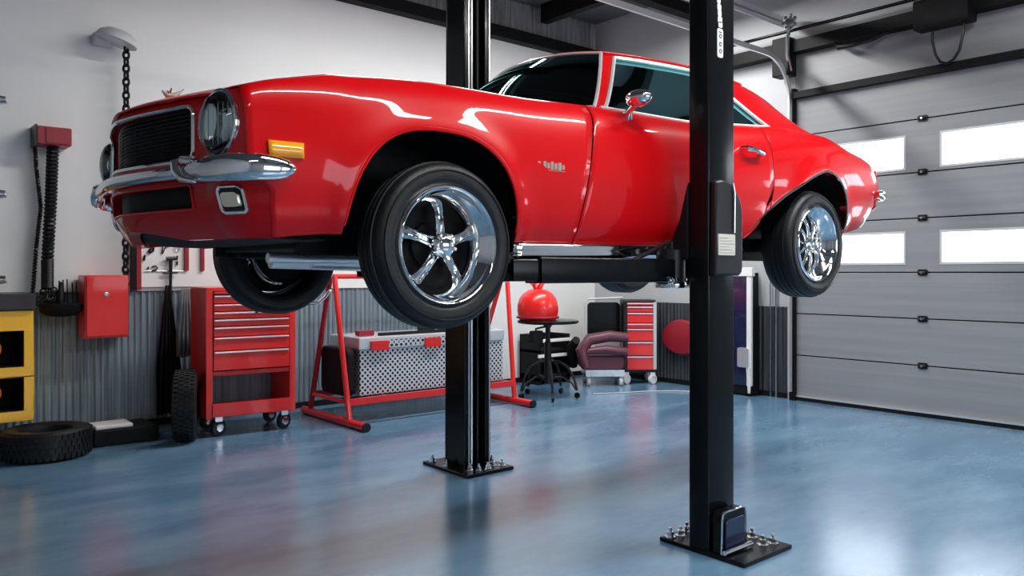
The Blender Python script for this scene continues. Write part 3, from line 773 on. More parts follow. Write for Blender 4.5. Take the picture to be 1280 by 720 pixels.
# ------------------------------------------------------------------ two-post lift
def bolt(p, r=.018, h=.03): return MB().lathe([(r*1.7, 0), (r*1.7, .006), (r, .006), (r, h), (r*.5, h), (r*.5, h+.02), (0, h+.02)], Matrix.Translation(p), 6)
near = thing('lift_post', 'black lift column in front of the car door, with a rounded cover and pale label', 'car lift', (3.38, 2.42, 0))
nx0, nx1, ny0, ny1 = 3.272, 3.495, 2.362, 2.482
m = MB(); m.rbox(nx0, nx1, ny0, ny1, .018, 4.6, .012, 'z', n=3); build('column', m, BLK, near)
m = MB(); m.box(3.262, 3.682, 2.148, 2.66, 0.001, .022); build('base_plate', m, BLK, near, smooth=False, bevel=.004)
for p in ((3.30, 2.62), (3.36, 2.60), (3.44, 2.62), (3.52, 2.58), (3.60, 2.60), (3.62, 2.22), (3.62, 2.34), (3.57, 2.46), (3.56, 2.24)):
    build('anchor_bolt', bolt((p[0], p[1], .022)), CHROME, near)
# kick cover on the foot: upright rounded panel parallel to the outer face
M1 = MX((3.385, 2.295, .022), rz=0)
fc = MB(); fc.add([], [])
prof = [(-.105, 0), (.105, 0), (.105, .16), (.098, .19), (.07, .205), (-.075, .205), (-.098, .195), (-.105, .17)]
fc.prism(prof, lambda a, b: M1 @ Vector((a, -.0-b*.02, b)), lambda a, b: M1 @ Vector((a, .05, b)))
cv = build('foot_cover', fc, BLK, near, bevel=.006)
build('cover_edge', MB().tube([M1 @ Vector((a, -.004-b*.02, b)) for a, b in prof], .005, 6, closed=True), CHROME, cv)
p2 = [(-.075, .02), (.082, .02), (.082, .14), (.074, .165), (-.055, .165), (-.075, .15)]
fi = MB(); fi.prism(p2, lambda a, b: M1 @ Vector((a, -.010-b*.02, b)), lambda a, b: M1 @ Vector((a, .0, b))); build('cover_inset', fi, BLUEP, cv, bevel=.003)
build('foot_rail', MB().cyl((3.27, 2.265, .040), (3.50, 2.265, .040), .012, 10), CHROME, near)
# carriage cover on the outer face
cp = MB()
pf = []
for i in range(13): a = i/12*PI/2; pf.append((math.cos(a), math.sin(a)))
W0, W1, ZB, ZT = 3.274, 3.512, 1.385, 1.862
shape = [(W0, ZB), (W1-.03, ZB), (W1-.008, ZB+.012), (W1, ZB+.04)]+[(W0+.06+(W1-W0-.06)*c, ZT-.17+.17*s_) for c, s_ in pf]+[(W0+.01, ZT-.01)]
cp.prism(shape, lambda a, b: (a, 2.322, b), lambda a, b: (a, 2.361, b))
cc = build('carriage_cover', cp, BLKP, near, bevel=.012)
build('cover_ridge', MB().tube([(3.43, 2.318, 1.60), (3.43, 2.316, 1.80), (3.425, 2.322, 1.85)], .005, 6), ALU, cc)
lb = MB().rbox(3.292, 3.432, 2.315, 2.323, 1.487, 1.592, .006, 'y', n=2); lbo = build('label_plate', lb, mat('cream_label', (.62, .60, .50), .4), cc)
ln = MB()
for i in range(6): ln.box(3.305, 3.42-(i % 3)*.02, 2.3135, 2.3152, 1.50+i*.0145, 1.504+i*.0145)
build('label_line', ln, LGREY, cc, smooth=False)
# sleeve widening behind the column and the arm pivots
slv = MB(); sp_ = [(2.482, 1.86), (2.482, 1.47), (2.66, 1.47), (2.64, 1.50), (2.585, 1.57), (2.535, 1.67), (2.505, 1.78)]
slv.prism(sp_, lambda a, b: (3.265, a, b), lambda a, b: (3.50, a, b)); build('carriage', slv, BLKM, near, bevel=.006)
def arm(parent, p0, p1, w, z0, z1, tele=.55):
    d = (Vector((*p1, 0))-Vector((*p0, 0))); L = d.length; a = math.atan2(d.y, d.x); M = MX((p0[0], p0[1], 0), rz=a)
    o = build('lift_arm', MB().rbox(0, L*tele, -w/2, w/2, z0, z1, .012, 'x', M=M, n=3), BLK, parent)
    build('arm_extension', MB().rbox(L*tele-.1, L, -w/2+.014, w/2-.014, z0+.01, z1-.012, .008, 'x', M=M, n=3), BLK, o)
    pd = MB().lathe([(.03, z1-.03), (.03, z1+.008), (.062, z1+.01), (.062, z1+.016), (0, z1+.016)], MX((p1[0], p1[1], 0)), 20); build('lift_pad', pd, RUB, o)
    pv = MB().lathe([(.075, z0-.02), (.075, z1+.045), (.03, z1+.05), (.03, z1+.09), (0, z1+.09)], MX((p0[0], p0[1], 0)), 20); build('pivot_pin', pv, BLKP, o)
    build('pivot_collar', MB().lathe([(.079, z0-.03), (.082, z0-.025), (.082, z0-.005), (.079, z0)], MX((p0[0], p0[1], 0)), 20), CHROME, o)
arm(near, (3.28, 2.60), (2.25, 2.69), .13, 1.352, 1.472, .86)
arm(near, (3.48, 2.62), (3.95, 2.90), .11, 1.352, 1.458)
lk = MB(); lk.box(3.19, 3.32, 2.585, 2.595, 1.355, 1.375)
for k in range(5): lk.lathe([(.012, 0), (.012, .03), (0, .035)], axisM((3.20+k*.028, 2.56, 1.36), (0, -1, .3)), 8)
build('arm_lock', lk, CHROME, near)
build('strut_bar', MB().cyl((3.22, 2.565, 1.555), (2.98, 2.585, 1.465), .012, 8), BLKP, near)
# decals high on the column (outer face)
dk = build('sticker', MB().rbox(3.345, 3.392, ny0-.003, ny0+.001, 2.48, 2.625, .012, 'y', n=4), WHT, near)
g = MB()
for i, z in enumerate((2.50, 2.535, 2.575)):
    g.tube([(3.358+.011+.010*math.cos(a), ny0-.004, z+.012+.009*math.sin(a)) for a in lin(0, 2*PI*.9, 10)], .0025, 4, closed=(i != 1))
g.box(3.356, 3.380, ny0-.005, ny0-.003, 2.605, 2.609)
build('sticker_mark', g, BLKM, dk)
st = MB()
for i, (z, dx, wd) in enumerate(((2.645, .006, .03), (2.668, 0, .034), (2.70, .0, .028), (2.73, -.004, .03), (2.762, -.006, .026), (2.795, -.004, .028), (2.83, .0, .026), (2.865, .01, .04), (2.89, .018, .05))):
    st.rbox(3.350+dx, 3.350+dx+wd, ny0-.003, ny0+.001, z-.014, z+.016, .006, 'y', n=3)
build('sticker', st, WHT, near)

far = thing('lift_post', 'black lift column rising behind the car hood, guide rails showing in its open side', 'car lift', (3.44, 4.56, 0))
fx0, fx1, fy0, fy1 = 3.33, 3.56, 4.45, 4.67
m = MB(); tt = .012
m.box(fx0, fx0+tt, fy0, fy1, .02, 4.62); m.box(fx1-tt, fx1, fy0, fy1, .02, 4.62); m.box(fx0, fx1, fy1-tt, fy1, .02, 4.62)
m.box(fx0, fx0+.045, fy0, fy0+tt, .02, 4.62); m.box(fx1-.045, fx1, fy0, fy0+tt, .02, 4.62)
build('column', m, BLK, far, smooth=False, bevel=.003)
build('base_plate', MB().box(3.245, 3.66, 4.30, 4.84, .001, .024), BLK, far, smooth=False, bevel=.004)
for p in ((3.29, 4.78), (3.29, 4.60), (3.34, 4.40), (3.39, 4.36), (3.47, 4.36), (3.55, 4.40), (3.60, 4.36), (3.62, 4.50), (3.62, 4.66)):
    build('anchor_bolt', bolt((p[0], p[1], .024)), CHROME, far)
for x, mt_, r in ((3.405, CHROME, .006), (3.445, STEEL, .012), (3.497, BLKP, .014)):
    build('guide_rail', MB().cyl((x, 4.515, .03), (x, 4.515, 4.6), r, 8), mt_, far)
build('edge_rail', MB().box(fx0+.036, fx0+.046, fy0-.004, fy0, .03, 4.6).box(fx1-.01, fx1, fy0-.004, fy0, .03, 4.6), STEEL, far, smooth=False)
build('carriage', MB().box(3.30, 3.60, 4.38, 4.447, 1.34, 1.47).box(3.36, 3.53, 4.447, 4.50, 1.34, 1.9), BLKM, far, smooth=False, bevel=.01)
arm(far, (3.34, 4.36), (2.35, 4.15), .11, 1.365, 1.432)
arm(far, (3.56, 4.36), (3.9, 4.15), .11, 1.365, 1.432)
tag(far, far['label'], 'car lift')

# ------------------------------------------------------------------ left wall fittings
YW = Y1                              # wall plane
def chain(p0, p1, pitch=.05, r=.008, wd=.018, sag=0):
    mb = MB(); p0 = Vector(p0); p1 = Vector(p1); n = int((p1-p0).length/pitch)
    for i in range(n):
        c = p0.lerp(p1, (i+.5)/n); t = (p1-p0).normalized(); a = t.orthogonal().normalized()
        if i % 2: a = t.cross(a)
        mb.tube([c+t*math.cos(q)*pitch*.66+a*math.sin(q)*wd for q in [2*PI*k/10 for k in range(10)]], r, 5, closed=True)
    return mb
t = thing('wall_lamp', 'small grey-white wall lamp at upper left with a dark chain below', 'lamp', (1.87, 7.6, 3.4))
m = MB()
Ml = Matrix.Translation((1.86, 7.55, 3.47)) @ Matrix.Rotation(.25, 4, 'Y') @ Matrix.Diagonal((1.25, 1.0, .62, 1)).to_4x4()
m.lathe([(.135, -.075), (.137, -.05), (.12, .02), (.085, .07), (.04, .095), (0, .10)], Ml, 28); build('lamp_hood', m, LGREY, t, solid=-.004)
build('lamp_diffuser', MB().lathe([(0, -.09), (.07, -.085), (.12, -.07), (.13, -.05), (0, -.045)], Ml, 28), mat('milk_glass', (.62, .68, .68), .2), t)
build('lamp_bracket', MB().box(1.68, 1.86, 7.60, 7.715, 3.40, 3.50), LGREY, t, smooth=False, bevel=.02)
tag(build('hanging_chain', chain((1.935, 7.58, 3.42), (1.935, 7.60, 1.22), .058, .012, .026), BLKP), 'long dark chain hanging down the white wall from the wall lamp', 'chain')
# red junction box with hoses
t = thing('hose_reel_box', 'small dark red wall box with two black hoses hanging from it', 'wall box', (1.36, 7.62, 2.45))
build('housing', MB().rbox(1.235, 1.49, 7.50, 7.715, 2.465, 2.615, .012, 'y'), DRED, t, bevel=.006)
build('front_panel', MB().rbox(1.30, 1.475, 7.49, 7.502, 2.48, 2.60, .01, 'y'), DRED, t)
build('side_cap', MB().box(1.222, 1.236, 7.50, 7.715, 2.45, 2.625), BLKP, t, smooth=False)
def helix(path, rad, turns, n=10, flat=1):
    pts = []; path = [Vector(p) for p in path]; N = int(turns*n)
    for i in range(N+1):
        s = i/N*(len(path)-1); k = min(int(s), len(path)-2); c = path[k].lerp(path[k+1], s-k); t_ = (path[k+1]-path[k]).normalized(); a = t_.cross(Vector((0, 1, 0))).normalized(); b = t_.cross(a)
        an = 2*PI*i/n; pts.append(c+a*math.cos(an)*rad+b*math.sin(an)*rad)
    return pts
tag(build('coiled_hose', MB().tube(helix([(1.37, 7.62, 2.46), (1.355, 7.62, 2.0), (1.33, 7.62, 1.5), (1.33, 7.62, 1.27)], .034, 44), .017, 6), BLKP), 'thick coiled black hose hanging from the dark red wall box', 'hose')
tag(build('thin_cable', MB().tube(helix([(1.235, 7.64, 2.58), (1.25, 7.64, 2.3), (1.285, 7.64, 1.95), (1.25, 7.64, 1.6), (1.225, 7.64, 1.2)], .010, 60, 8), .010, 5), BLKP), 'thin black cable hanging left of the coiled hose', 'cable')
# heap of chain and pan hanging at the end of the hose
t = thing('wire_basket', 'black wire basket with tools hanging between the coiled hose and red wall box', 'basket', (1.5, 7.6, 1.05))
m = MB(); m.lathe([(.04, 0), (.10, .01), (.14, .05), (.15, .11), (.13, .115), (.12, .06), (.08, .03), (0, .025)], Matrix.Translation((1.42, 7.55, 1.03)) @ Matrix.Diagonal((1.15, .8, 1, 1)).to_4x4(), 24)
m.tube([(1.50, 7.56, 1.08), (1.54, 7.58, 1.10), (1.565, 7.6, 1.13)], .016, 8); build('pan', m, BLKM, t)
m = MB()
for x in (1.36, 1.42, 1.45, 1.48, 1.52, 1.55): m.cyl((x, 7.62, 1.10), (x+.004, 7.66, 1.30+.06*((x*37) % 1)), .006, 6)
m.cyl((1.35, 7.66, 1.22), (1.565, 7.66, 1.22), .006, 6); m.cyl((1.35, 7.66, 1.14), (1.56, 7.6, 1.14), .005, 6)
build('wire', m, BLKP, t)
m = MB(); m.lathe([(0, 0), (.03, .0), (.035, .12), (.02, .16), (.018, .22), (0, .225)], Matrix.Translation((1.43, 7.62, 1.10)), 12); build('tool_handle', m, BLKP, t)
ch_ = MB()
for k in range(16):
    a = k*.9; c = Vector((1.30+.05*math.cos(a)+.004*k, 7.62, 1.20+.06*math.sin(a*1.3)))
    ch_.tube([c+Vector((.022*math.cos(q), .006*math.sin(q+k), .022*math.sin(q))) for q in [2*PI*j/10 for j in range(10)]], .007, 5, closed=True)
tag(build('chain_bundle', ch_, BLKP), 'bunched black chain rings at the foot of the coiled hose', 'chain')
# red wall cabinet
t = thing('wall_cabinet', 'bright red metal wall box with a small round badge', 'cabinet', (1.75, 7.6, .84))
build('cabinet_body', MB().box(1.575, 1.925, 7.47, 7.69, .84, 1.38), TRED, t, smooth=False, bevel=.006)
dr = build('cabinet_door', MB().box(1.592, 1.912, 7.455, 7.470, .855, 1.368), TRED, t, smooth=False, bevel=.005)
build('badge', MB().lathe([(.020, 0), (.02, .006), (.012, .009), (0, .009)], axisM((1.745, 7.455, 1.215), (0, -1, 0)), 12), DIAL, dr)
build('hinge', MB().cyl((1.583, 7.457, .90), (1.583, 7.457, 1.33), .006, 8), DRED, dr)
# pegboard with red frame
t = thing('tool_board', 'white tool board with red uprights and black tools, above the corrugated cladding', 'board', (2.4, 7.68, 1.27))
build('panel', MB().box(2.02, 2.95, 7.695, 7.718, 1.27, 2.0), WHT, t, smooth=False)
for x, wd, z in ((2.045, .04, 1.245), (2.47, .035, 1.42), (2.62, .03, 1.42)): build('upright', MB().box(x, x+wd, 7.665, 7.70, z, 2.0), DRED, t, smooth=False)
build('side_channel', MB().box(2.0, 2.035, 7.66, 7.70, 1.245, 2.0), BLKM, t, smooth=False)
build('hook_rail', MB().cyl((2.12, 7.685, 1.415), (2.46, 7.685, 1.415), .005, 6), STEEL, t)
def silh(name, paths, label, cat='tool', r=.008, m_=BLKP, y=7.682):
    mb = MB()
    for p in paths: mb.tube([(x, y, z) for x, z in p], r, 6)
    return tag(build(name, mb, m_), label, cat)
silh('pliers', [[(2.19, 1.70), (2.185, 1.66), (2.17, 1.62), (2.15, 1.59)], [(2.20, 1.68), (2.19, 1.60), (2.155, 1.58)], [(2.12, 1.56), (2.11, 1.51)]], 'black pliers hung highest at the left of the tool board', r=.010)
silh('scissors', [[(2.28, 1.69), (2.275, 1.63), (2.27, 1.57)], [(2.275, 1.58), (2.30, 1.64), (2.345, 1.655)], [(2.30, 1.67), (2.33, 1.64)]], 'thin black scissors on the tool board right of the pliers', r=.005)
silh('ring_tool', [[(2.405+.02*math.cos(a), 1.63+.03*math.sin(a)) for a in lin(0, 2*PI, 12)]], 'small grey ring hung beside the scissors on the board', r=.004, m_=STEEL)
silh('spanner', [[(2.405, 1.56), (2.402, 1.52)], [(2.405, 1.51), (2.402, 1.47)]], 'small dark spanner hung below the grey ring', r=.008)
silh('hook', [[(2.145, 1.43), (2.15, 1.455)], [(2.18, 1.455), (2.21, 1.465), (2.23, 1.445), (2.215, 1.425), (2.18, 1.42)]], 'black curled hook low at the left of the tool board', r=.007)
t = thing('hanging_tarp', 'dark cloth hanging beside the tool chest from a hammer-shaped hook', 'cloth', (2.36, 7.6, .45))
build('hammer_hook', MB().tube([(2.30, 7.66, 1.53), (2.38, 7.66, 1.535)], .018, 8).tube([(2.34, 7.66, 1.53), (2.335, 7.66, 1.15)], [.018, .012], 8).tube([(2.27, 7.66, 1.40), (2.40, 7.66, 1.40)], .010, 6), BLKP, t)
def drape(x0, x1, y, z1, z0, top=.3, seed=0, fold=.03):
    rnd = random.Random(seed); ph = rnd.random()*6; rows = []
    for j in range(15):
        f = j/14; z = z1+(z0-z1)*f; sp_ = top+(1-top)*min(1, f*1.6)
        cx = (x0+x1)/2; hw = (x1-x0)/2*sp_
        rows.append([(cx+hw*(2*i/24-1), y-fold*f*(1+math.sin(i*1.3+ph+f))-.0, z+.01*math.sin(i*1.7)) for i in range(25)])
    return MB().grid(rows)
build('dark_cloth', drape(2.20, 2.42, 7.66, 1.28, .10, .18, 3), BLKM, t, solid=.004)
build('grey_cloth', drape(2.37, 2.55, 7.60, 1.25, .62, .5, 5, .02), GREY, t, solid=.004, label='grey striped cloth strip')
for z, lbl in ((2.83, 'topmost'), (2.06, 'middle'), (1.36, 'lowest')):
    tag(build('wall_hook', MB().tube([(.93, 7.715, z), (.95, 7.66, z+.01), (1.03, 7.64, z), (1.035, 7.64, z-.03), (.98, 7.64, z-.04)], .016, 8), STEEL), lbl+' of the three small metal hooks at the far left of the wall', 'hook', 'metal hooks at the far left')

# ------------------------------------------------------------------ yellow cart
t = thing('yellow_cart', 'yellow shop cart with two dark bins and a dark worktop at far left', 'cart', (.82, 7.3, 0))
x0, x1, y0 = .45, 1.145, 7.1
m = MB()
def frame_face(mb, x0, x1, z0, z1, holes, y0, y1):
    zz = z0
    for (a, b, c, d) in holes:
        mb.box(x0, x1, y0, y1, zz, c); mb.box(x0, a, y0, y1, c, d); mb.box(b, x1, y0, y1, c, d); zz = d
    mb.box(x0, x1, y0, y1, zz, z1)
frame_face(m, x0, x1, .257, 1.11, [(.55, 1.08, .335, .60), (.55, 1.08, .675, .955)], y0, y0+.02)
m.box(x0, x1, y0+.02, 7.66, 1.09, 1.11); m.box(x0, x1, y0+.02, 7.66, .257, .277); m.box(x0, x0+.02, y0+.02, 7.66, .277, 1.09); m.box(x1-.012, x1, y0+.02, 7.66, .277, 1.09)
build('cart_body', m, YEL, t, smooth=False, bevel=.004)
build('cart_back', MB().box(x0+.02, x1-.012, 7.5, 7.52, .277, 1.09).box(x0+.02, x1-.012, y0+.02, 7.5, .61, .66), BLKM, t, smooth=False)
for z in (.335, .675):
    q = MB().rbox(.56, 1.075, y0+.01, 7.4, z+.005, z+(.255 if z < .5 else .27), .03, 'y'); 
    b_ = MB(); b_.add(q.v, q.f[:-2]); build('bin', b_, BLKM, t, solid=.004)
    rl = build('reel', MB().lathe([(0, 0), (.085, 0), (.09, .02), (.06, .03), (.055, .09), (.08, .10), (0, .11)], axisM((.84, 7.26, z+.14), (.3, -1, 0)), 24), ORG, t, label='orange reel')
build('worktop', MB().box(x0-.02, x1+.012, y0-.03, 7.68, 1.115, 1.24), mat('dark_worktop', (.03, .024, .03), .45, noise=(6, .2)), t, smooth=False, bevel=.006)
for sx in (.52, .80):
    for sy in (7.40, 7.60): build('leg', MB().box(sx-.03, sx+.03, sy-.03, sy+.03, 0, .257), BLKM, t, smooth=False)
# tyres on the floor
def tyre(name, label, loc, axis, R_, wd, group=None):
    o = thing(name, label, 'tyre', loc)
    M = axisM(loc, axis); r = R_
    p = [(r*.60, -wd*.42), (r*.72, -wd*.5), (r*.90, -wd*.48), (r*.985, -wd*.38), (r, -wd*.25), (r, wd*.25), (r*.985, wd*.38), (r*.90, wd*.48), (r*.72, wd*.5), (r*.60, wd*.42), (r*.60, -wd*.42)]
    b = build('carcass', MB().lathe(p[:-1]+[(r*.58, wd*.3), (r*.58, -wd*.3), (r*.60, -wd*.42)], M, 48, cap=False), RUB, o)
    tr = MB()
    for k in range(44):
        a = 2*PI*k/44
        for j, hh in enumerate((-.33, -.11, .11, .33)):
            Mk = M @ Matrix.Rotation(a+(j % 2)*.07, 4, 'Z'); tr.box(r-.004, r+.006, -.014, .014, wd*hh-wd*.09, wd*hh+wd*.09, M=Mk)
    build('tread', tr, RUB, o); return o
tyre('tyre', 'upright spare tyre leaning beside the red tool chest', (2.205, 6.83, .295), (.93, -.36, .0), .29, .19)
t1 = tyre('tyre', 'black tyre lying flat on the floor below the yellow cart', (1.20, 6.93, .112), (0, 0, 1), .31, .22)
m = MB(); m.rbox(1.54, 2.04, 6.98, 7.38, .0, .13, .03, 'y'); bx_ = thing('storage_bin', 'low black bin with a white lid on the floor under the corrugated cladding', 'bin', (1.7, 7.15, 0))
build('bin_body', m, BLKM, bx_, bevel=.01); build('bin_lid', MB().box(1.56, 1.84, 7.0, 7.25, .132, .165), WHT, bx_, smooth=False, bevel=.01, label='white lid')

# ------------------------------------------------------------------ red tool chest
t = thing('tool_chest', 'tall red rolling tool chest with drawers and an open bottom shelf', 'tool chest', (2.76, 6.99, 0), rz=-.10)
Wc = WM[t.name]
def L(mb):                            # local coordinates of the chest (x along front, y depth)
    mb.v = [Wc @ v for v in mb.v]; return mb
cw, cd = .385, .27                    # half width / half depth
m = MB(); m.box(-cw, -cw+.055, -cd, cd, .16, 1.245); m.box(cw-.055, cw, -cd, cd, .16, 1.245)
m.box(-cw+.055, cw-.055, cd-.02, cd, .56, 1.245); m.box(-cw, cw, -cd, cd, 1.245, 1.275); m.box(-cw+.055, cw-.055, -cd+.01, cd, .52, .56)
build('chest_frame', L(m), TRED, t, smooth=False, bevel=.005)
zz = [1.243, 1.213, 1.137, 1.070, 1.008, .942, .855, .735, .565]
for i in range(8):
    d_ = build('drawer', L(MB().box(-cw+.06, cw-.06, -cd-.006, cd-.04, zz[i+1]+.004, zz[i]-.004)), TRED, t, smooth=False, bevel=.003)
    build('drawer_handle', L(MB().box(-cw+.065, cw-.065, -cd-.022, -cd-.006, zz[i]-.020, zz[i]-.008)), ALU if i else TRED, d_, smooth=False, bevel=.002)
build('drawer_lock', L(MB().lathe([(0, 0), (.012, 0), (.012, .02), (0, .02)], axisM((.03, -cd-.022, 1.06), (0, -1, 0)), 10)), BLKP, t)
build('bottom_tray', L(MB().box(-cw+.05, cw-.05, -cd-.01, cd, .20, .215).box(-cw+.05, cw-.05, -cd-.014, -cd, .175, .29).box(-cw+.05, cw-.05, -cd, cd, .175, .19)), TRED, t, smooth=False, bevel=.003)
build('back_panel', L(MB().box(-cw+.05, cw-.05, cd-.012, cd, .2, .52)), CLAD, t, smooth=False)
build('side_handle', L(MB().tube([(cw, -cd+.04, 1.10), (cw+.05, -cd+.04, 1.12), (cw+.22, -cd+.02, 1.125), (cw+.28, -cd+.0, 1.18), (cw+.33, -cd, 1.24)], .016, 10)), CHROME, t)
def caster(parent, p, r=.075, m_=BLKP):
    x, y = p; o = build('caster', L_(MB().lathe([(0, -.02), (r*.9, -.02), (r, -.012), (r, .012), (r*.9, .02), (0, .02)], axisM((x, y, r), (.5, -1, 0)), 20), parent), RUB, parent)
    build('caster_hub', L_(MB().lathe([(0, .021), (r*.55, .021), (r*.5, .03), (0, .033)], axisM((x, y, r), (.5, -1, 0)), 7), parent), CHROME, o)
    build('caster_fork', L_(MB().box(x-.03, x+.03, y-.035, y+.035, r*1.7, .20), parent), STEEL, o, smooth=False)
def L_(mb, parent):
    W = WM[parent.name]; mb.v = [W @ v for v in mb.v]; return mb
for sx in (-.27, .30):
    for sy in (-.2, .2): caster(t, (sx, sy), .075)
# items on the chest shelf
ti = build('spray_can', MB(), TRED, None, local=True) if False else None
m = MB().lathe([(0, 0), (.03, 0), (.03, .10), (.02, .115), (0, .12)], axisM((2.83, 6.85, .25), (1, .2, 0)), 16)
tag(build('spray_can', m, DRED), 'small red can lying on the open bottom shelf of the tool chest', 'can')

# ------------------------------------------------------------------ red A-frame rack and boxes
t = thing('a_frame_rack', 'red tubular A-frame rack holding a perforated metal box', 'rack', (4.5, 6.8, 0))
def rnd_bar(a, b, r=.022): return MB().cyl(a, b, r, 10)
rx0, rx1, ry0, ry1, zt = 3.52, 5.48, 6.22, 7.36, 1.365
RT_ = {rx0: rx0, rx1: 5.62}
for x in (rx0, rx1):
    build('front_leg', MB().tube([(x, 6.43, .05), (RT_[x], 6.72, zt)], .026, 10), TRED, t)
    build('back_leg', MB().tube([(x, 7.22, .05), (RT_[x], 6.80, zt)], .026, 10), DRED if x == rx0 else TRED, t)
    build('foot_bar', MB().tube([(x, ry0-.08, .04), (x, ry1, .04)], .038, 12), TRED, t)
    build('foot_cap', MB().cyl((x, ry0-.08, .04), (x, ry0-.10, .04), .04, 12), BLKP, t)
    build('cross_bar', MB().cyl((x, 6.46, .22), (x, 7.18, .22), .02, 8), TRED, t)
build('top_bar', rnd_bar((rx0, 6.74, zt), (5.62, 6.74, zt), .024), TRED, t)
build('front_rail', MB().box(rx0, rx1, 6.445, 6.475, .19, .25), TRED, t, smooth=False)
build('rear_rail', MB().box(rx0, rx1, 7.13, 7.16, .19, .25).box(3.9, 3.94, 6.47, 7.13, .21, .25).box(5.0, 5.04, 6.47, 7.13, .21, .25), DRED, t, smooth=False)
t = thing('perforated_box', 'long silver perforated metal box with red latches resting on the red rack', 'metal box', (4.5, 6.8, .25))
bx0, bx1, by0, by1 = 3.68, 5.40, 6.53, 7.08
build('box_body', MB().box(bx0, bx1, by0, by1, .252, .68), PLATE, t, smooth=False, bevel=.008)
build('box_lid', MB().box(bx0-.02, bx1+.01, by0-.02, by1+.01, .682, .80), ALU, t, smooth=False, bevel=.012)
build('lid_dents', MB().grid([[(bx0+.3+i*.02, by0-.022-.004*((i*7+j*3) % 3), .70+j*.022) for j in range(4)] for i in range(50)]), PLATE, t)
for x in (3.78, 4.38): build('latch', MB().rbox(x, x+.19, by0-.045, by0-.02, .67, .76, .01, 'y'), TRED, t, label='red latch')
build('lid_rail', MB().box(3.9, 5.0, by0+.02, by0+.05, .802, .83), BLKP, t, smooth=False)
for x, h in ((3.72, .05), (4.42, .07)): tag(build('clamp', MB().rbox(x, x+.16, by0+.08, by0+.16, .803, .803+h, .015, 'y'), DRED if x < 4 else BLKP), 'dark red clamp lying on the metal box lid' if x < 4 else 'black clamp lying on the metal box lid', 'clamp')
tag(build('fender_cover', MB().rbox(3.55, 3.645, 6.54, 7.06, .252, .70, .07, 'x', n=5), BLKM, bevel=.02), 'black padded case standing at the left end of the metal box', 'case')
tag(build('curved_pipe', MB().tube([(3.10, 6.62, 1.10), (3.2, 6.6, 1.13), (3.32, 6.58, 1.12), (3.42, 6.55, 1.17), (3.47, 6.54, 1.27)], .02, 10), ALU), 'silver bent pipe between the tool chest and the red rack', 'pipe') if False else None

# ------------------------------------------------------------------ round work stool and canister
sx, sy = 6.06, 6.53
t = thing('work_stool', 'black round-topped work stool on five curved caster legs', 'stool', (sx, sy, 0))
build('stool_top', MB().lathe([(0, .835), (.33, .835), (.345, .845), (.345, .862), (.33, .870), (0, .870)], MX((sx, sy, 0)), 40), BLK, t)
build('pole', MB().lathe([(0, .16), (.04, .16), (.04, .62), (.028, .63), (.028, .78), (.07, .835), (0, .835)], MX((sx, sy, 0)), 20), BLKP, t)
build('height_lever', MB().tube([(sx-.02, sy, .80), (sx-.18, sy+.0, .78), (sx-.19, sy, .66)], .012, 8).rbox(sx-.26, sx-.12, sy-.05, sy+.02, .62, .76, .02, 'y'), BLKP, t)
for k in range(5):
    a = k*2*PI/5+.35; c, s_ = math.cos(a), math.sin(a)
    lp = [(sx+c*r, sy+s_*r, z) for r, z in ((.03, .40), (.12, .41), (.22, .35), (.29, .24), (.33, .09))]
    lg_ = build('leg', MB().tube(lp, .014, 8).tube([(sx+c*r, sy+s_*r, z) for r, z in ((.04, .22), (.15, .24), (.27, .17), (.32, .09))], .010, 6), BLKP, t)
    build('caster', MB().lathe([(0, -.014), (.032, -.014), (.034, 0), (.032, .014), (0, .014)], axisM((sx+c*.33, sy+s_*.33, .034), (-s_, c, 0)), 14), BLK, lg_)
t = thing('red_canister', 'round red canister sitting on the work stool', 'canister', (sx-.10, sy, .871))
M1 = MX((sx-.09, sy+.07, .871)) @ Matrix.Diagonal((1.1, 1.1, 1, 1)).to_4x4()
build('canister_body', MB().lathe([(0, 0), (.185, 0), (.200, .03), (.210, .10), (.208, .17), (.190, .24), (.155, .295), (.10, .335), (.05, .35), (0, .352)], M1, 40), TRED, t)
m = MB()
for k in range(6):
    a = k*PI/3; m.tube([M1 @ Vector((.02*math.cos(a), .02*math.sin(a), .34)), M1 @ Vector((.05*math.cos(a), .05*math.sin(a), .39)), M1 @ Vector((.075*math.cos(a+.3), .075*math.sin(a+.3), .41+.015*(k % 2)))], [.02, .014, .006], 6)
build('canister_knob', m, TRED, t)
build('canister_strap', MB().lathe([(.213, .02), (.219, .025), (.219, .04), (.213, .045)], M1, 40), DRED, t)
t = tag(build('wall_ring', MB().tube([(6.95+.0+.07*math.cos(a), 7.69, .98+.085*math.sin(a)) for a in [2*PI*k/20 for k in range(20)]], .014, 8, closed=True).cyl((6.95, 7.715, 1.08), (6.95, 7.66, 1.08), .016, 8), STEEL), 'small grey ring hung on the white wall right of the red canister', 'ring')

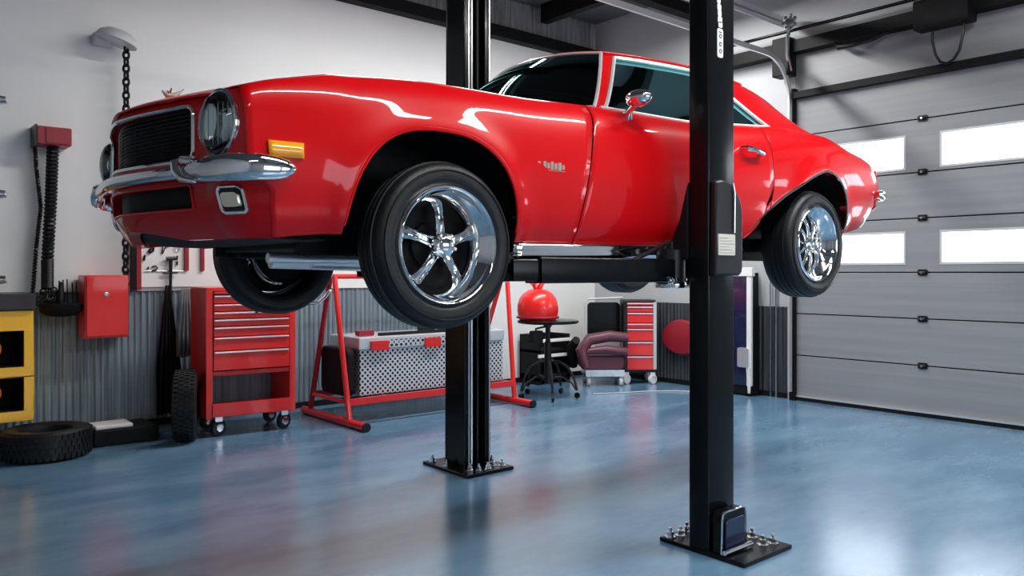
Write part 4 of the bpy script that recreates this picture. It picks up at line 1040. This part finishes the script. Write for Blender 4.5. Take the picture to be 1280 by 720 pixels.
# ------------------------------------------------------------------ corner: shelf, seat, cabinet, framed panel
t = thing('low_shelf', 'low black shelf with white edges behind the work stool', 'shelf', (7.05, 7.45, 0))
build('shelf_body', MB().box(6.62, 7.16, 7.30, 7.66, .05, .12).box(6.62, 7.16, 7.30, 7.66, .40, .43).box(6.62, 7.16, 7.64, 7.66, .05, .62).box(6.62, 6.66, 7.30, 7.66, 0, .62).box(7.12, 7.16, 7.30, 7.66, 0, .62), BLKM, t, smooth=False)
for z in (.34, .53): build('shelf_edge', MB().box(6.60, 7.18, 7.275, 7.30, z, z+.04), WHT, t, smooth=False, bevel=.004)
t = thing('rolling_seat', 'maroon padded garage seat with a black back panel on casters', 'seat', (7.33, 6.89, 0), rz=-.66)
Ws = WM[t.name]
def Ls(mb): mb.v = [Ws @ v for v in mb.v]; return mb
build('cushion', Ls(MB().rbox(-.30, .24, -.24, .24, .20, .38, .06, 'y')), MAR, t, bevel=.02)
build('cushion_roll', Ls(MB().tube([(-.24, -.30, .24), (-.30, -.26, .45), (-.20, -.25, .58), (.05, -.24, .62), (.28, -.23, .60)], [.05, .075, .075, .07, .06], 14).tube([(-.22, -.27, .44), (.0, -.29, .46), (.26, -.26, .43)], [.04, .055, .05], 12)), MAR, t)
build('arm_pad', Ls(MB().tube([(-.34, .2, .2), (-.38, .1, .45), (-.34, -.08, .56)], [.05, .07, .05], 12)), BLKM, t)
build('back_panel', Ls(MB().rbox(-.16, .26, .20, .25, .55, 1.02, .05, 'y')), BLK, t)
build('back_frame', Ls(MB().tube([(-.20, .24, .35), (-.20, .24, .98), (-.16, .24, 1.06), (.30, .24, 1.08)], .014, 8)), LGREY, t)
build('seat_base', Ls(MB().box(-.24, .24, -.22, .22, .12, .20)), STEEL, t, smooth=False)
for a_, b_ in ((-.2, -.18), (.2, -.18), (-.2, .18), (.2, .18)):
    build('caster', Ls(MB().lathe([(0, -.02), (.05, -.02), (.05, .02), (0, .02)], axisM((a_, b_, .05), (1, 0, 0)), 14).box(a_-.012, a_+.012, b_-.02, b_+.02, .08, .125)), LGREY, t)
t = thing('drawer_cabinet', 'narrow red drawer cabinet with a black frame on pale casters', 'tool cabinet', (7.77, 6.68, 0), rz=-.70)
Wd = WM[t.name]
def Ld(mb): mb.v = [Wd @ v for v in mb.v]; return mb
build('cabinet_frame', Ld(MB().box(-.215, .195, -.17, .17, .15, 1.06)), BLKP, t, smooth=False, bevel=.015)
build('side_strip', Ld(MB().box(.16, .20, -.19, -.168, .19, 1.03)), LGREY, t, smooth=False)
zz = [1.03, .985, .905, .77, .705, .54, .36, .18]
for i in range(7):
    d_ = build('drawer', Ld(MB().box(-.165, .155, -.185, -.14, zz[i+1]+.006, zz[i]-.006)), TRED, t, smooth=False, bevel=.003)
    build('drawer_handle', Ld(MB().box(-.165, .155, -.198, -.185, zz[i]-.022, zz[i]-.010)), ALU, d_, smooth=False)
for a_, b_ in ((-.17, -.13), (.16, -.13), (-.17, .13), (.16, .13)):
    build('caster', Ld(MB().lathe([(0, -.022), (.058, -.022), (.062, 0), (.058, .022), (0, .022)], axisM((a_, b_, .062), (.6, -.8, 0)), 16).box(a_-.03, a_+.03, b_-.03, b_+.03, .10, .15)), WHT, t)
tag(build('wall_hose_reel', MB().lathe([(0, 0), (.20, 0), (.22, .03), (.20, .07), (.08, .09), (0, .09)], axisM((7.99, 6.14, .60), (-1, 0, 0)) @ Matrix.Diagonal((1.35, 1, 1, 1)).to_4x4(), 30), DRED), 'dull red round drum on the dark cladding behind the near lift column', 'drum')
t = thing('framed_glass_cabinet', 'tall narrow cabinet with a white frame and dark glass right of the near lift column', 'cabinet', (7.9, 5.30, 0))
gx = 7.84; gy0, gy1 = 5.07, 5.46
build('cabinet_body', MB().box(gx+.01, 8.02, gy0+.03, gy1, .02, 1.40), BLKM, t, smooth=False)
m = MB(); m.box(gx-.02, gx+.02, gy0, gy0+.06, .12, 1.42); m.box(gx-.02, gx+.02, gy1-.03, gy1, .1, 1.42); m.box(gx-.03, gx+.03, gy0-.02, gy1+.02, 1.36, 1.46)
build('frame', m, WHT, t, smooth=False, bevel=.006)
build('glass_panel', MB().box(gx, gx+.008, gy0+.06, gy1-.03, .12, 1.36), BLUEP, t, smooth=False)
build('lower_bracket', MB().rbox(gx-.05, gx+.0, gy0+.02, gy0+.16, .33, .55, .02, 'x'), ALU, t)
build('foot_spike', MB().tube([(gx-.01, gy0+.03, .33), (gx-.01, gy0+.03, .04)], [.035, .015], 8), WHT, t)
build('top_latch', MB().tube([(gx, gy1-.12, 1.46), (gx, gy1-.16, 1.52), (gx, gy1-.2, 1.47)], .015, 6), STEEL, t)
tag(build('wall_conduit', MB().cyl((8.025, 4.88, .0), (8.025, 4.88, 1.3), .012, 8).cyl((8.025, 4.95, .0), (8.025, 4.95, 1.3), .008, 8), STEEL), 'thin twin metal conduit on the dark cladding left of the door track', 'conduit')
pts = [(6.6, 6.35, .008), (6.9, 6.2, .008), (7.2, 6.1, .008), (7.5, 5.9, .008), (7.7, 5.6, .008), (7.85, 5.5, .008)]
tag(build('floor_cable', MB().tube(pts, .007, 6), LGREY), 'thin grey cable lying across the blue floor behind the stool', 'cable')

# ------------------------------------------------------------------ lights
def area(name, loc, size, power, rot=(0, 0, 0), col=(1, 1, 1), sy=None):
    l = bpy.data.lights.new(name, 'AREA'); l.energy = power; l.color = col; l.shape = 'RECTANGLE'; l.size = size; l.size_y = sy or size
    o = bpy.data.objects.new(name, l); COL.objects.link(o); o.location = loc; o.rotation_euler = rot; return o
def ceiling_light(x, y, power, L_=2.4):
    o = thing('ceiling_light', 'long white ceiling light fixture high above the bay', 'ceiling light', (x, y, 4.45), 0, 'ceiling lights')
    build('housing', MB().box(x-L_/2, x+L_/2, y-.12, y+.12, 4.40, 4.46), WHT, o, smooth=False)
    build('hanger', MB().cyl((x-.8, y, 4.46), (x-.8, y, H), .008, 6).cyl((x+.8, y, 4.46), (x+.8, y, H), .008, 6), STEEL, o)
    area('tube_light', (x, y, 4.385), L_-.1, power, (0, 0, 0), (1, .985, .96), .2)
for x, y, p in ((2.4, .9, 105), (4.0, 5.3, 110), (6.2, 5.3, 150), (5.2, 1.1, 165), (-1.2, -1.6, 40)):
    ceiling_light(x, y, p)
# windows added on the unseen right wall as bright fill for the car side
for i, (x0, x1) in enumerate(((1.2, 3.6), (4.2, 6.6))):
    m = MB()
    m.box(x0-.05, x1+.05, Y0, Y0+.04, .95, 1.0); m.box(x0-.05, x1+.05, Y0, Y0+.04, 3.0, 3.05); m.box(x0-.05, x0, Y0, Y0+.04, 1.0, 3.0); m.box(x1, x1+.05, Y0, Y0+.04, 1.0, 3.0); m.box((x0+x1)/2-.02, (x0+x1)/2+.02, Y0, Y0+.04, 1.0, 3.0)
    struct('window_%d' % (i+1), m, WHT, smooth=False)
    area('side_fill', ((x0+x1)/2, Y0+.05, 2.0), x1-x0-.05, 150, (PI/2, 0, PI), (.86, .93, 1), 1.95)  # added fill lamp; the wall has no opening here
# daylight through the door panes
for (a, b, c, d) in frame_rects:
    area('door_daylight', (X1+.12, (a+b)/2, (c+d)/2), d-c+.1, 9, (0, PI/2, 0), (.9, .95, 1), b-a+.1)
wd = bpy.data.worlds.new('world'); scn.world = wd; wd.use_nodes = True
wd.node_tree.nodes['Background'].inputs[0].default_value = (.92, .96, 1, 1); wd.node_tree.nodes['Background'].inputs[1].default_value = 3.0
scn.view_settings.view_transform = 'Standard'; scn.view_settings.look = 'None'; scn.view_settings.gamma = 1; scn.view_settings.exposure = -.12
scn.view_settings.use_curve_mapping = False
